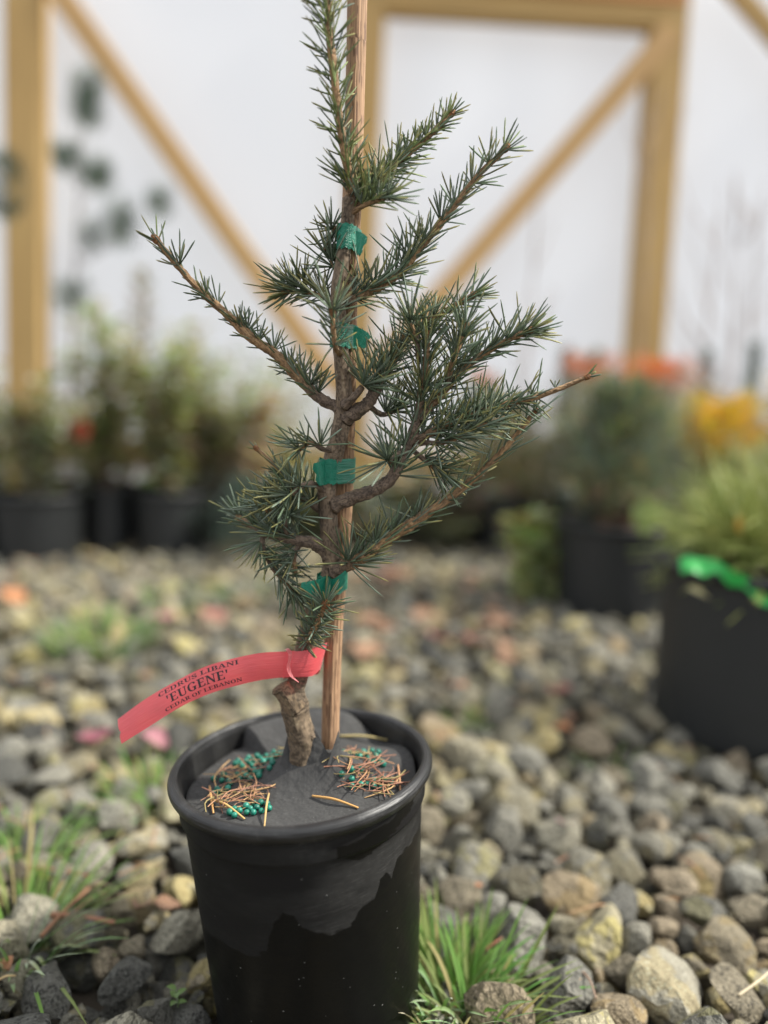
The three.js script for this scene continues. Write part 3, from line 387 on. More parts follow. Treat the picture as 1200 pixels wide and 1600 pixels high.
// left side, middle and low
branch([[-0.0333, 0.3302, -0.4395], [-0.0426, 0.3354, -0.4425], [-0.0507, 0.3403, -0.4445], [-0.0607, 0.3531, -0.4455], [-0.0777, 0.3679, -0.4465]], 0.0026, 0.0011, { old: 0.5, spurs: [[0.25, 20, 22, 0.5], [0.4, 20, 23, 0.55], [0.5, 20, 22, 0.5], [0.62, 14, 18, 0.4], [0.74, 6, 11, 0.4]], single: { from: 0.5, to: 0.85, n: 20, len: 14, lean: 0.7 }, tip: [3, 6] });
branch([[-0.034, 0.3439, -0.4385], [-0.0426, 0.3499, -0.4285], [-0.049, 0.348, -0.4225], [-0.0531, 0.3444, -0.4205]], 0.002, 0.0015, { old: 1, spurs: [[0.6, 16, 21, 0.3, 1.4], [0.98, 26, 24, 0.35, 1.4]], bud: false });
branch([[-0.0507, 0.3403, -0.4445], [-0.0619, 0.3366, -0.4425], [-0.0712, 0.3307, -0.4405]], 0.0017, 0.0012, { old: 0.8, spurs: spursAlong(0.3, 1, 4, 18, 21, 0.6, 1.3), bud: false });
branch([[-0.0301, 0.3687, -0.4395], [-0.0366, 0.3701, -0.4305], [-0.0437, 0.3737, -0.4265], [-0.0489, 0.3707, -0.4245]], 0.0016, 0.0012, { old: 0.6, spurs: [[0.4, 14, 18, 0.4, 1.4], [0.7, 18, 18, 0.4, 1.4], [1, 16, 18, 0.3, 1.4]] });
branch([[-0.0323, 0.3056, -0.4395], [-0.0408, 0.3128, -0.4375], [-0.0513, 0.3144, -0.4375], [-0.0633, 0.3162, -0.4405], [-0.0747, 0.3175, -0.4465], [-0.0913, 0.3253, -0.4545]], 0.0042, 0.002, { old: 0.9, spurs: [[0.35, 16, 22, 0.6], [0.5, 22, 23, 0.65], [0.62, 22, 22, 0.65], [0.72, 20, 20, 0.6], [0.85, 18, 20, 0.5], [0.97, 18, 19, 0.4]], bud: false });
branch([[-0.0565, 0.315, -0.4395], [-0.0577, 0.3238, -0.4325], [-0.0553, 0.3298, -0.4285]], 0.002, 0.0014, { old: 1, spurs: [[0.98, 26, 24, 0.5, 1.35]], bud: false });
branch([[-0.0732, 0.3172, -0.4465], [-0.0734, 0.3106, -0.4435], [-0.0669, 0.2975, -0.4405], [-0.0567, 0.2864, -0.4385], [-0.0519, 0.2786, -0.4385]], 0.0019, 0.0012, { old: 0.6, spurs: spursAlong(0.15, 1, 7, 15, 21, 0.35, 1.1), single: { from: 0.2, n: 30, len: 18, up: 0.1 }, bud: false });
branch([[-0.0493, 0.3133, -0.4375], [-0.0529, 0.3055, -0.4365], [-0.0519, 0.2949, -0.4365]], 0.0017, 0.0012, { old: 0.6, spurs: spursAlong(0.3, 0.8, 3, 10, 19, 0.45, 1.1), bud: false });
branch([[-0.0463, 0.2484, -0.4365], [-0.0425, 0.2567, -0.4285], [-0.0368, 0.2692, -0.4215], [-0.0326, 0.2797, -0.4175]], 0.0022, 0.0018, { old: 0.3, spurs: [[0.35, 14, 14, 0.2, 1.5], [0.55, 16, 15, 0.2, 1.5], [0.75, 14, 15, 0.2, 1.5], [1, 26, 17, 0.25, 1.5]], single: { from: 0.1, n: 70, len: 14, lean: 1.15, up: 0 } });

// ---------------------------------------------------------------- green tie tapes
const tTape = tex(128, 128, (u, v) => 0.7 + 0.3 * fbm(u, v, 4, 4, 8), true);
const mTape = phys({ color: rgb(0.004, 0.27, 0.165), map: tTape, roughness: 0.42, transmission: 0.22, thickness: 0, side: THREE.DoubleSide, bumpMap: tFine, bumpScale: 0.0005 });
const onCurve = (cv, y) => { let b = null, e = 1e9; for (let i = 0; i <= 300; i++) { const p = cv.getPoint(i / 300), d = Math.abs(p.y - y); if (d < e) { e = d; b = p; } } return b; };
function strip(mb, rows, col = W1) { // rows of [left, right] points
  rows.forEach(([a, b], i) => { const n = 4; for (let k = 0; k <= n; k++) { const p = a.clone().lerp(b, k / n); mb.v(p.x, p.y, p.z, col, i / (rows.length - 1), k / n); } if (i) for (let k = 0; k < n; k++) { const s = (mb.p.length / 3) - 2 * (n + 1) + k; mb.i.push(s, s + 1, s + n + 2, s, s + n + 2, s + n + 1); } });
}
function tie(label, y, h, rT, rS, lean, tails) {
  const t = thing('tie_tape', label, 'tie tape', 'green tapes tying the cedar to its stake');
  const a = onCurve(trunkCurve, y), b = onCurve(stakeCurve, y), mb = new MB(), pts = [], N = 72;
  for (let i = 0; i <= N; i++) { const th = (i / N) * Math.PI * 2, d = V(Math.sin(th), 0, Math.cos(th)), s1 = a.x * d.x + a.z * d.z + rT, s2 = b.x * d.x + b.z * d.z + rS, w = sstep(-0.003, 0.003, s1 - s2); pts.push(V(lerp(b.x + d.x * rS, a.x + d.x * rT, w), 0, lerp(b.z + d.z * rS, a.z + d.z * rT, w))); }
  strip(mb, pts.map((p, i) => { const j = 0.0005 * Math.sin(i * 0.9) + 0.0004 * Math.sin(i * 2.3), yy = y + (p.x - a.x) * lean; return [V(p.x, yy - h / 2 + j, p.z), V(p.x, yy + h / 2 + j * 0.7, p.z)]; }));
  mesh('band', mb.geo(), mTape, t);
  for (const q of tails) { // four corners: lower root, upper root, lower end, upper end; jagged cut end
    const m = new MB(), [A, B, C, D] = q.map(VA), rows = []; for (let i = 0; i <= 10; i++) { const s = i / 10, w = V(0, 0, 0.004 * Math.sin(s * 2.6)); rows.push([A.clone().lerp(C, s).add(w), B.clone().lerp(D, s).add(w)]); }
    strip(m, rows); const n = 5, e = m.p.length / 3 - n, dir = C.clone().sub(A).normalize().multiplyScalar(0.0012); for (let k = 0; k < n; k++) { const i = (e + k) * 3, s = k % 2 ? 1 : -0.6; m.p[i] += dir.x * s; m.p[i + 1] += dir.y * s; m.p[i + 2] += dir.z * s; }
    mesh('tail', m.geo(), mTape, t);
  }
}
tie('green tie tape nearest the top of the cedar stem', [-0.0256, 0.4908, -0.4405][1], 0.0135, 0.0052, 0.0062, 0.0, [[[-0.0206, 0.4803, -0.4333], [-0.0214, 0.4934, -0.4333], [-0.0186, 0.4782, -0.4295], [-0.0142, 0.4884, -0.4285]]]);
tie('green tie tape half hidden by needles, second from the top', [-0.0241, 0.4359, -0.4405][1], 0.0135, 0.0055, 0.0062, 0, [[[-0.021, 0.4299, -0.4335], [-0.0213, 0.4414, -0.4335], [-0.0138, 0.4277, -0.4295], [-0.0115, 0.4363, -0.4295]]]);
tie('green tie tape with wrinkled tail at the middle of the stem', [-0.0314, 0.3568, -0.4405][1], 0.0148, 0.0064, 0.0066, 0.02, [[[-0.0352, 0.3493, -0.433], [-0.0355, 0.3636, -0.433], [-0.0386, 0.3492, -0.4295], [-0.0422, 0.3618, -0.4285]]]);
tie('lowest green tie tape with both ends flaring up', [-0.0316, 0.288, -0.4405][1], 0.012, 0.0062, 0.0064, 0, [[[-0.0319, 0.2806, -0.432], [-0.0323, 0.2944, -0.433], [-0.0419, 0.2823, -0.424], [-0.0472, 0.2927, -0.423]], [[-0.0311, 0.2815, -0.4315], [-0.0299, 0.2923, -0.4325], [-0.0224, 0.2901, -0.4295], [-0.0211, 0.3001, -0.4285]]]);

// ---------------------------------------------------------------- pink plant label
{
  const cw = 2048, ch = 192, cn = document.createElement('canvas'); cn.width = cw; cn.height = ch; const cx = cn.getContext('2d');
  cx.fillStyle = 'rgb(250,104,110)'; cx.fillRect(0, 0, cw, ch);
  const r = rng(8); for (let i = 0; i < 500; i++) { cx.fillStyle = `rgba(${205 + r() * 40},${80 + r() * 50},${88 + r() * 40},0.045)`; cx.fillRect(r() * cw, r() * ch, 10 + r() * 60, 4 + r() * 22); }
  cx.fillStyle = 'rgba(190,90,40,0.5)'; for (let i = 0; i < 26; i++) cx.fillRect(r() * cw, r() * ch, 1 + r() * 3, 1 + r() * 3);
  cx.fillStyle = 'rgb(38,18,26)'; cx.textBaseline = 'alphabetic'; cx.textAlign = 'left';
  const line = (s, font, x, y, w) => { cx.font = font; const m = cx.measureText(s).width; cx.save(); cx.translate(x, y); cx.scale(w / m, 1); cx.fillText(s, 0, 0); cx.restore(); };
  line('CEDRUS LIBANI', '700 40px serif', 325, 44, 560);
  line("'EUGENE'", '700 86px serif', 372, 122, 440);
  line('CEDAR OF LEBANON', '700 38px serif', 345, 168, 545);
  cx.fillRect(1745, 40, 8, 6); cx.fillRect(1748, 56, 7, 6); cx.fillRect(1746, 70, 8, 6); cx.fillRect(1752, 104, 8, 5);
  const t = new THREE.CanvasTexture(cn); t.anisotropy = 8; t.colorSpace = THREE.SRGBColorSpace; t.magFilter = THREE.LinearFilter;
  const m = phys({ color: rgb(0.93, 0.93, 0.93), map: t, roughness: 0.5, transmission: 0.42, thickness: 0, side: THREE.DoubleSide, bumpMap: tFine, bumpScale: 0.0002 });
  const tagT = thing('plant_label', 'pink plastic ribbon label looped round the cedar stem', 'plant label');
  // lower edge and upper edge of the ribbon from its free end to the loop
  const lo = [[-0.1532, 0.1892, -0.4225], [-0.1359, 0.201, -0.423], [-0.1169, 0.2138, -0.424], [-0.0999, 0.222, -0.425], [-0.0828, 0.2275, -0.426], [-0.0687, 0.231, -0.4265], [-0.0551, 0.2325, -0.428], [-0.0467, 0.2325, -0.429], [-0.0402, 0.232, -0.433], [-0.0364, 0.2328, -0.4425], [-0.0397, 0.225, -0.4545], [-0.0467, 0.2233, -0.4585], [-0.0535, 0.2232, -0.4535], [-0.058, 0.2255, -0.4445], [-0.0583, 0.2292, -0.4345]];
  const hi = [[-0.1583, 0.201, -0.4305], [-0.1415, 0.2145, -0.43], [-0.1234, 0.2263, -0.4295], [-0.1047, 0.2368, -0.429], [-0.0862, 0.2432, -0.4285], [-0.0697, 0.2477, -0.4265], [-0.0558, 0.2485, -0.428], [-0.0463, 0.2489, -0.429], [-0.0382, 0.2499, -0.433], [-0.0324, 0.2503, -0.4425], [-0.0365, 0.2438, -0.4545], [-0.0454, 0.2413, -0.4585], [-0.053, 0.241, -0.4535], [-0.0579, 0.2429, -0.4445], [-0.0582, 0.2462, -0.4345]];
  const cl = curve(lo), ch2 = curve(hi), mb = new MB(), N = 150, K = 8; cl.arcLengthDivisions = ch2.arcLengthDivisions = 400;
  const arc = [0]; for (let i = 1; i <= N; i++) arc.push(arc[i - 1] + cl.getPoint(i / N).add(ch2.getPoint(i / N)).distanceTo(cl.getPoint((i - 1) / N).add(ch2.getPoint((i - 1) / N))) / 2);
  for (let i = 0; i <= N; i++) { const a = cl.getPoint(i / N), b = ch2.getPoint(i / N); for (let k = 0; k <= K; k++) { const p = a.clone().lerp(b, k / K); if (i === 0 && k >= 3 && k <= 5) p.x += 0.0011 * (k === 4 ? 1 : 0.2); p.z += 0.0012 * Math.sin((k / K) * Math.PI); mb.v(p.x, p.y, p.z, W1, arc[i] / arc[N], k / K); if (i && k) { const q = i * (K + 1) + k; mb.i.push(q - K - 2, q - 1, q, q - K - 2, q, q - K - 1); } } }
  mesh('ribbon', mb.geo(), m, tagT);
  const tongue = new MB(), A = curve([[-0.0585, 0.2482, -0.4285], [-0.054, 0.2518, -0.423], [-0.0518, 0.2494, -0.421], [-0.0529, 0.2411, -0.422], [-0.0512, 0.2364, -0.421], [-0.0468, 0.2328, -0.4195]]), rowsT = []; for (let i = 0; i <= 30; i++) { const s = i / 30, p = A.getPoint(s), w = 0.0042 * Math.sin(Math.PI * clamp(0.08 + s * 0.9)) + 0.0002; rowsT.push([p.clone().add(V(-w * 0.28, 0, w * 0.7)), p.clone().add(V(w * 0.1, 0, -w * 0.3))]); }
  strip(tongue, rowsT); const tm = m.clone(); tm.map = null; tm.color.setRGB(0.8, 0.2, 0.21); mesh('tongue', tongue.geo(), tm, tagT);
}

// ---------------------------------------------------------------- fertiliser pellets and dry needles on the mat
{
  const r = rng(515), g = []; for (let k = 0; k < 3; k++) { const s = new THREE.IcosahedronGeometry(1, 3), p = s.attributes.position; for (let i = 0; i < p.count; i++) { const f = 1 + 0.06 * n3(p.getX(i) * 2 + 7, p.getY(i) * 2 + 7, p.getZ(i) * 2 + k * 5, 3 + k); p.setXYZ(i, p.getX(i) * f, p.getY(i) * f * 0.95, p.getZ(i) * f); } g.push(mergeVertices(s)); g[k].computeVertexNormals(); }
  const mats = [[0.008, 0.145, 0.095], [0.012, 0.18, 0.125], [0.006, 0.115, 0.08]].map((c) => std({ color: rgb(...c), roughness: 0.42 }));
  const L = 'small round green fertiliser pellet on the mat left of the stem', Rr = 'small round green fertiliser pellet on the mat right of the stake', spots = [];
  const add = (n, c, rx, rz, lab, grp) => { for (let i = 0, tries = 0; i < n && tries < n * 60; tries++) { const a = r() * 6.283, q = Math.sqrt(r()), x = c[0] + Math.cos(a) * q * rx, z = c[1] + Math.sin(a) * q * rz, s = 0.0017 + r() * 0.0005; if (Math.hypot(x, z) > 0.069 || spots.some((o) => Math.hypot(o[0] - x, o[1] - z) < o[2] + s)) continue; spots.push([x, z, s]); i++; const o = mesh('fertiliser_pellet', g[Math.floor(r() * 3)], mats[Math.floor(r() * 3)], scene); o.position.copy(toWorld(x, matH(x, z) + 0.0006 + s * 0.9, z)); o.scale.setScalar(s); o.rotation.set(r() * 6, r() * 6, r() * 6); tag(o, lab, 'pellet', grp); } };
  const GL = 'green pellets left of the stem', GR = 'green pellets right of the stake';
  add(34, [-0.0311, -0.0259], 0.017, 0.0075, L, GL); add(10, [-0.0462, -0.0099], 0.014, 0.006, L, GL); add(8, [-0.0338, -0.0035], 0.016, 0.006, L, GL); add(14, [-0.0274, 0.0353], 0.012, 0.007, L, GL); add(4, [-0.0504, 0.0085], 0.006, 0.006, L, GL);
  add(12, [0.0393, -0.02], 0.012, 0.006, Rr, GR); add(9, [0.0438, -0.0064], 0.009, 0.005, Rr, GR); add(12, [0.0416, 0.0177], 0.016, 0.008, Rr, GR); add(5, [0.0281, -0.0159], 0.004, 0.005, Rr, GR);
  // dry cedar needles: curved slivers lying in heaps
  const dn = []; for (let k = 0; k < 6; k++) { const b = new MB(), c = [[0.27, 0.12, 0.07], [0.34, 0.18, 0.09], [0.18, 0.085, 0.055], [0.4, 0.25, 0.11], [0.3, 0.15, 0.085], [0.23, 0.18, 0.07]][k], q = 0.05 + 0.05 * k; tube(b, curve([[-0.5, 0, 0], [-0.2, 0.02, q * 0.6], [0.15, 0.025, q], [0.5, 0, q * 0.3]]), 8, 5, (t) => 0.019 * (1 - 0.7 * Math.abs(t - 0.5)), (t) => c.map((x) => x * (0.85 + 0.3 * t))); dn.push(b.geo()); }
  const dry = (n, c, rx, rz, lab, grp, l0 = 0.013, l1 = 0.028) => { for (let i = 0; i < n; i++) { const a = r() * 6.283, q = Math.sqrt(r()), x = c[0] + Math.cos(a) * q * rx, z = c[1] + Math.sin(a) * q * rz; if (Math.hypot(x, z) > 0.066) continue; const len = lerp(l0, l1, r()); const o = mesh('dry_needle', dn[Math.floor(r() * 6)], mDead, scene); o.position.copy(toWorld(x, matH(x, z) + 0.0014 + r() * 0.0034, z)); o.rotation.set((r() - 0.5) * 0.25, r() * 6.283, (r() - 0.5) * 0.3); o.scale.setScalar(len); tag(o, lab, 'needle', grp); } };
  dry(26, [-0.0359, -0.0148], 0.026, 0.012, 'dry brown cedar needle among pellets left of the stem', 'dry needles left of the stem');
  dry(40, [-0.0378, 0.0175], 0.021, 0.014, 'dry brown cedar needle among pellets left of the stem', 'dry needles left of the stem');
  dry(52, [0.0435, 0.0156], 0.019, 0.013, 'dry orange brown cedar needle in the heap right of the stake', 'dry needles right of the stake');
  dry(14, [0.0346, -0.0117], 0.015, 0.007, 'dry orange brown cedar needle in the heap right of the stake', 'dry needles right of the stake');
  const long = (a, b, lift, c, w, lab) => { const A = toWorld(a[0], matH(...a) + 0.0016, a[1]), B = toWorld(b[0], matH(...b) + 0.0016, b[1]), m = A.clone().lerp(B, 0.5).add(V(0, lift, lift * 0.5)), q = new MB(); tube(q, curve([A, m, B]), 14, 6, (t) => w * (1 - 0.5 * Math.abs(t - 0.4)), c); tag(mesh('dry_needle', q.geo(), mDead, scene), lab, 'needle'); };
  long([0.0207, -0.046], [0.0542, -0.0518], 0.002, [0.32, 0.26, 0.11], 0.0009, 'long straight straw coloured needle on the mat behind the stake');
  long([0.0603, -0.0067], [0.0614, 0.0272], 0.002, [0.42, 0.22, 0.11], 0.0007, 'single curved tan needle near the right rim of the pot');
  long([0.0088, 0.0276], [0.0367, 0.0407], 0.002, [0.5, 0.28, 0.09], 0.0008, 'long orange needle reaching left from the right hand heap');
  long([-0.0598, -0.001], [-0.0492, 0.0336], 0.002, [0.5, 0.27, 0.1], 0.0008, 'curved tan needle nearest the left rim of the pot');
  long([-0.0185, 0.0193], [-0.0158, 0.0529], 0.003, [0.45, 0.3, 0.12], 0.0007, 'pale curved needle lying alone on the bare mat front');
  long([-0.0541, 0.0173], [-0.0287, 0.0438], 0.003, [0.52, 0.34, 0.12], 0.0008, 'yellowish needle crossing the heap left of the stem');
}

// ---------------------------------------------------------------- grass tufts, fallen leaves, twigs
const grassM = mLeaf;
function tuft(label, at, n, len, spread, seed, wid = 0.003) {
  const r = rng(seed), t = thing('grass_tuft', label, 'grass', 'grass tufts in the gravel', at), mb = new MB();
  for (let i = 0; i < n; i++) { const a = r() * 6.283, q = Math.sqrt(r()) * spread, lean = 0.25 + r() * 0.95, d = V(Math.cos(a) * lean, 1, Math.sin(a) * lean).normalize(), k = r(), c = k < 0.7 ? [0.09 + r() * 0.05, 0.2 + r() * 0.09, 0.02] : k < 0.9 ? [0.2, 0.26, 0.05] : [0.4, 0.33, 0.12]; blade(mb, V(Math.cos(a) * q, -0.004, Math.sin(a) * q), d, len * (0.5 + r() * 0.7), wid * (0.7 + r() * 0.6), V(Math.cos(a) * 0.3 * r(), -0.5 * r(), Math.sin(a) * 0.3 * r()), c, c.map((x) => x * 1.25), 5); }
  mesh('blades', mb.geo(), grassM, t, 'stuff');
}
tuft('bright green grass tuft against the right side of the cedar pot', [0.0506, 0, -0.4538], 230, 0.055, 0.034, 1);
tuft('spreading grass tuft with yellow blades, nearest the camera', [0.0683, 0, -0.4375], 130, 0.06, 0.04, 2);
tuft('grass tuft at the left picture edge beside brown twigs', [-0.2538, 0, -0.4875], 130, 0.075, 0.035, 3);
tuft('green grass tuft above the left edge twigs', [-0.2982, 0, -0.5846], 90, 0.05, 0.035, 4);
tuft('soft grass clump behind the pink label', [-0.4508, 0, -1.1625], 240, 0.07, 0.075, 5, 0.004);
tuft('grass clump just left of the cedar pot rim', [-0.2181, 0, -0.693], 130, 0.045, 0.045, 6);
tuft('faint grass clump in front of the pots standing left', [-0.4074, 0, -1.4325], 120, 0.05, 0.07, 7, 0.004);
tuft('thin grass tuft in the gravel right of the cedar pot', [0.1033, 0, -0.8981], 60, 0.04, 0.025, 8, 0.003);
tuft('small grass tuft near the right hand black pot', [0.2604, 0, -0.8058], 60, 0.03, 0.03, 9, 0.003);
tuft('grass strip in the gravel at the foot of the far pots', [-0.2803, 0, -1.5017], 80, 0.05, 0.06, 10, 0.004);
{ // seedling
  const t = thing('seedling', 'tiny green seedling between dark stones at the bottom edge', 'seedling', null, [-0.1227, 0, -0.4303]), r = rng(3); t.position.y += 0.008; const s = new MB(); tube(s, curve([[0, -0.012, 0], [0.001, 0.006, 0], [0, 0.012, 0.001]]), 6, 5, () => 0.0006, [0.16, 0.26, 0.06]); mesh('stem', s.geo(), mLeaf, t);
  for (let i = 0; i < 6; i++) { const b = new MB(), a = i * 1.9; leaf(b, V(0, 0.002 + i * 0.002, 0), V(Math.cos(a), 0.45, Math.sin(a)).normalize(), V(0, 1, 0), 0.007, 0.005, [0.17, 0.3, 0.06]); mesh('leaf', b.geo(), mLeaf, t); }
}
{
  const r = rng(62), gl = []; for (let k = 0; k < 4; k++) { const mb = new MB(), n = 9, m = 5; for (let i = 0; i <= n; i++) for (let j = -m; j <= m; j++) { const t = i / n, w = Math.pow(Math.sin(Math.PI * Math.pow(t, 0.8)), 0.8) * (0.26 + k * 0.05) + 0.012, x = t - 0.5, z = (j / m) * w, y = 0.18 * Math.abs(j / m) ** 1.5 * w * 2 + 0.12 * Math.sin(t * 3 + k) + 0.03 * Math.sin(j * 2 + i + k); mb.v(x, y, z, W1, t, j / m); if (i && j > -m) { const q = i * (2 * m + 1) + j + m; mb.i.push(q - 2 * m - 2, q - 2 * m - 1, q, q - 2 * m - 2, q, q - 1); } } gl.push(mb.geo()); }
  const mk = {}, matOf = (c) => (mk[c] ??= phys({ color: rgb(...c), map: tGrain, roughness: 0.8, transmission: 0.12, thickness: 0, side: THREE.DoubleSide, bumpMap: tFine, bumpScale: 0.001 }));
  const put = (at, s, c, lab, grp) => { const o = mesh('fallen_leaf', gl[Math.floor(r() * 4)], matOf(c), scene); o.position.set(at[0], lumpy(at[0], at[2]) + 0.017 + s * 0.1, at[2]); o.scale.setScalar(s); o.rotation.set((r() - 0.5) * 0.5, r() * 6.28, (r() - 0.5) * 0.5); tag(o, lab, 'leaf', grp); };
  const PK = [0.55, 0.24, 0.27], RD = [0.33, 0.13, 0.095], OR = [0.55, 0.24, 0.1], BR = [0.33, 0.18, 0.1], CR = [0.28, 0.06, 0.09];
  put([0.183, 0, -0.6525], 0.026, PK, 'pale pink fallen petal on the gravel right of the pot');
  put([0.1107, 0, -0.9765], 0.04, OR, 'orange fallen leaf beside the thin grass tuft');
  put([0.2505, 0, -0.9891], 0.042, RD, 'rust red fallen leaf in the middle gravel');
  put([0.2178, 0, -0.8521], 0.038, OR, 'orange brown leaf nearest the thin grass on the right');
  put([-0.3141, 0, -0.7862], 0.062, CR, 'dark crimson leaf on the gravel below the pink label');
  put([-0.2468, 0, -0.785], 0.04, PK, 'pink leaf on the gravel beside the pot rim');
  put([-0.2934, 0, -1.271], 0.06, RD, 'red leaf on the gravel behind the label');
  put([-0.3866, 0, -1.2598], 0.06, PK, 'pink leaf left of the red one behind the label');
  put([0.1046, 0, -1.1971], 0.05, PK, 'pink leaf behind the right rim of the pot');
  put([-0.6983, 0, -1.3691], 0.06, OR, 'orange leaf on the gravel at the far left');
  put([-0.2403, 0, -0.443], 0.02, OR, 'orange brown leaf scrap at the left bottom edge');
  put([-0.1728, 0, -0.5146], 0.018, BR, 'curled tan leaf on dark stones left of the pot');
  put([-0.1528, 0, -0.5128], 0.022, BR, 'second curled tan leaf touching the pot shade');
  put([0.0386, 0, -0.7818], 0.03, RD, 'red brown leaf hidden by the right side of the rim');
  for (let i = 0; i < 26; i++) { const u = r(), c = r() < 0.78 ? BR : r() < 0.5 ? OR : RD; put([lerp(-0.05, 0.3, r()), 0, lerp(-1.0, -1.75, u)], 0.03 + r() * 0.035, c, 'dry brown leaf in the drift on the gravel behind the cedar', 'leaf drift behind the cedar'); }
  for (let i = 0; i < 70; i++) { const z = -0.5 - 1.4 * r(), x = (r() * 2 - 1) * (0.1 + 0.5 * -z); if (Math.hypot(x - POT.x, z - POT.z) < 0.1) continue; put([x, 0, z], 0.008 + r() * 0.014, r() < 0.6 ? BR : r() < 0.6 ? OR : [0.45, 0.4, 0.08], 'small dry leaf scrap scattered on the gravel', 'leaf scraps on the gravel'); }
  const twig = (a, b, w, c, lab, grp) => { const A = VA(a), B = VA(b), q = new MB(); A.y = lumpy(A.x, A.z) + 0.018; B.y = lumpy(B.x, B.z) + 0.02; tube(q, curve([A, A.clone().lerp(B, 0.45).add(V(0.001, 0.003, 0.002)), B]), 12, 6, (t) => w * (1 - 0.4 * t), c); tag(mesh('twig', q.geo(), mDead, scene), lab, 'twig', grp); };
  twig([-0.2322, -0, -0.4951], [-0.1837, 0, -0.4883], 0.0024, [0.24, 0.11, 0.06], 'thick orange brown twig lying across the left grass');
  twig([-0.2299, 0, -0.4729], [-0.217, 0, -0.5253], 0.0016, [0.24, 0.115, 0.06], 'thin rusty twig slanting over the thick twig');
  twig([-0.2193, 0, -0.4958], [-0.2019, 0, -0.5246], 0.0012, [0.24, 0.15, 0.075], 'thin straw twig beside the rusty twig');
  twig([-0.2811, 0, -0.5497], [-0.223, 0, -0.5402], 0.0016, [0.22, 0.08, 0.05], 'red brown twig above the thick twig');
  twig([-0.2379, 0, -0.432], [-0.2281, 0, -0.434], 0.0009, [0.5, 0.36, 0.18], 'pale straw at the left bottom edge');
  twig([0.1473, 0, -0.4666], [0.1493, 0, -0.4368], 0.001, [0.25, 0.17, 0.12], 'dark thin twig among stones at the bottom right');
  twig([0.2449, 0, -0.4419], [0.2774, 0, -0.4639], 0.001, [0.5, 0.42, 0.28], 'pale straw at the right bottom corner');
  for (let i = 0; i < 40; i++) { const z = -0.45 - 0.8 * r(), x = (r() * 2 - 1) * (0.1 + 0.5 * -z), a = r() * 6.28, l = 0.012 + r() * 0.022; if (Math.hypot(x - POT.x, z - POT.z) < 0.11) continue; twig([x, 0, z], [x + Math.cos(a) * l, 0, z + Math.sin(a) * l], 0.0007, r() < 0.6 ? [0.3, 0.13, 0.07] : [0.34, 0.2, 0.1], 'fine brown twig scrap scattered between the stones', 'twig scraps between the stones'); }
}

// ---------------------------------------------------------------- pots standing behind
const G_POT = 'black nursery pots';
function backPot(label, at, rTop, h, o = {}) {
  const p = thing('nursery_pot', label, 'pot', G_POT, at), rb = rTop * (o.taper ?? 0.86), lathe = (pts) => new THREE.LatheGeometry(pts.map(([x, y]) => new THREE.Vector2(x, y)), 56);
  p.rotation.y = o.turn ?? 0;
  mesh('wall', lathe([[0.001, 0.002], [rb - 0.004, 0.002], [rb, 0.008], [lerp(rb, rTop, 0.4) - 0.004, h * 0.4], [rTop - 0.009, h - 0.03], [rTop - 0.007, h - 0.012]]), mPotPlain, p);
  const lip = []; for (let i = 0; i <= 10; i++) { const a = -1 + (i / 10) * 3.4; lip.push([rTop - 0.005 + Math.cos(a) * 0.005, h - 0.007 + Math.sin(a) * 0.007]); }
  mesh('rim', lathe([[rTop - 0.0065, h - 0.0145], ...lip, [rTop - 0.012, h - 0.02], [rTop - 0.013, h - 0.06]]), mPotPlain, p);
  mesh('soil', (() => { const g = new THREE.SphereGeometry(rTop - 0.013, 32, 8, 0, 6.2832, 0, 1.5708); g.scale(1, 0.1, 1); g.translate(0, h - 0.032, 0); return g; })(), std({ color: rgb(0.06, 0.04, 0.026), map: tGrain, bumpMap: tFine, bumpScale: 0.006, roughness: 1 }), p);
  return [at[0], at[1] + h - 0.03, at[2]];
}
// leafy shrub: several bending stems with leaves along them
function shrub(name, label, cat, at, o) {
  const r = rng(o.seed), t = thing(name, label, cat, null, at), mb = new MB();
  for (let i = 0; i < o.stems; i++) {
    const a = r() * 6.283, lean = o.spread * (0.25 + r() * 0.75), H = o.h * (0.6 + r() * 0.45), tip = V(Math.cos(a) * lean, H, Math.sin(a) * lean), cv = curve([V(Math.cos(a) * 0.012, -0.01, Math.sin(a) * 0.012), tip.clone().multiply(V(0.35, 0.5, 0.35)).add(V((r() - 0.5) * 0.05, 0, (r() - 0.5) * 0.05)), tip]), s = new MB();
    tube(s, cv, 12, 5, (q) => lerp(o.sr ?? 0.003, 0.001, q), W1); mesh('stem', s.geo(), mStem, t);
    for (let k = 0; k < o.leaves; k++) { const q = lerp(o.bare ?? 0.25, 1, Math.pow(r(), 0.8)), p = cv.getPoint(q), b = r() * 6.283, e = o.fuzz * r(), d = V(Math.cos(b), (o.up ?? 0.4) + (r() - 0.5) * 0.8, Math.sin(b)).normalize(), c = o.cols[Math.floor(r() * o.cols.length)].map((x) => x * (0.7 + r() * 0.6)), pp = p.clone().addScaledVector(d, e); if (o.thin) blade(mb, pp, d, o.len * (0.6 + r() * 0.7), o.wid, V(0, -0.2 * r(), 0), c, c, 2); else leaf(mb, pp, d, V((r() - 0.5), 1, (r() - 0.5)).normalize(), o.len * (0.6 + r() * 0.7), o.wid * (0.7 + r() * 0.6), c); }
  }
  mesh('foliage', mb.geo(), mLeaf, t, 'stuff');
  return t;
}
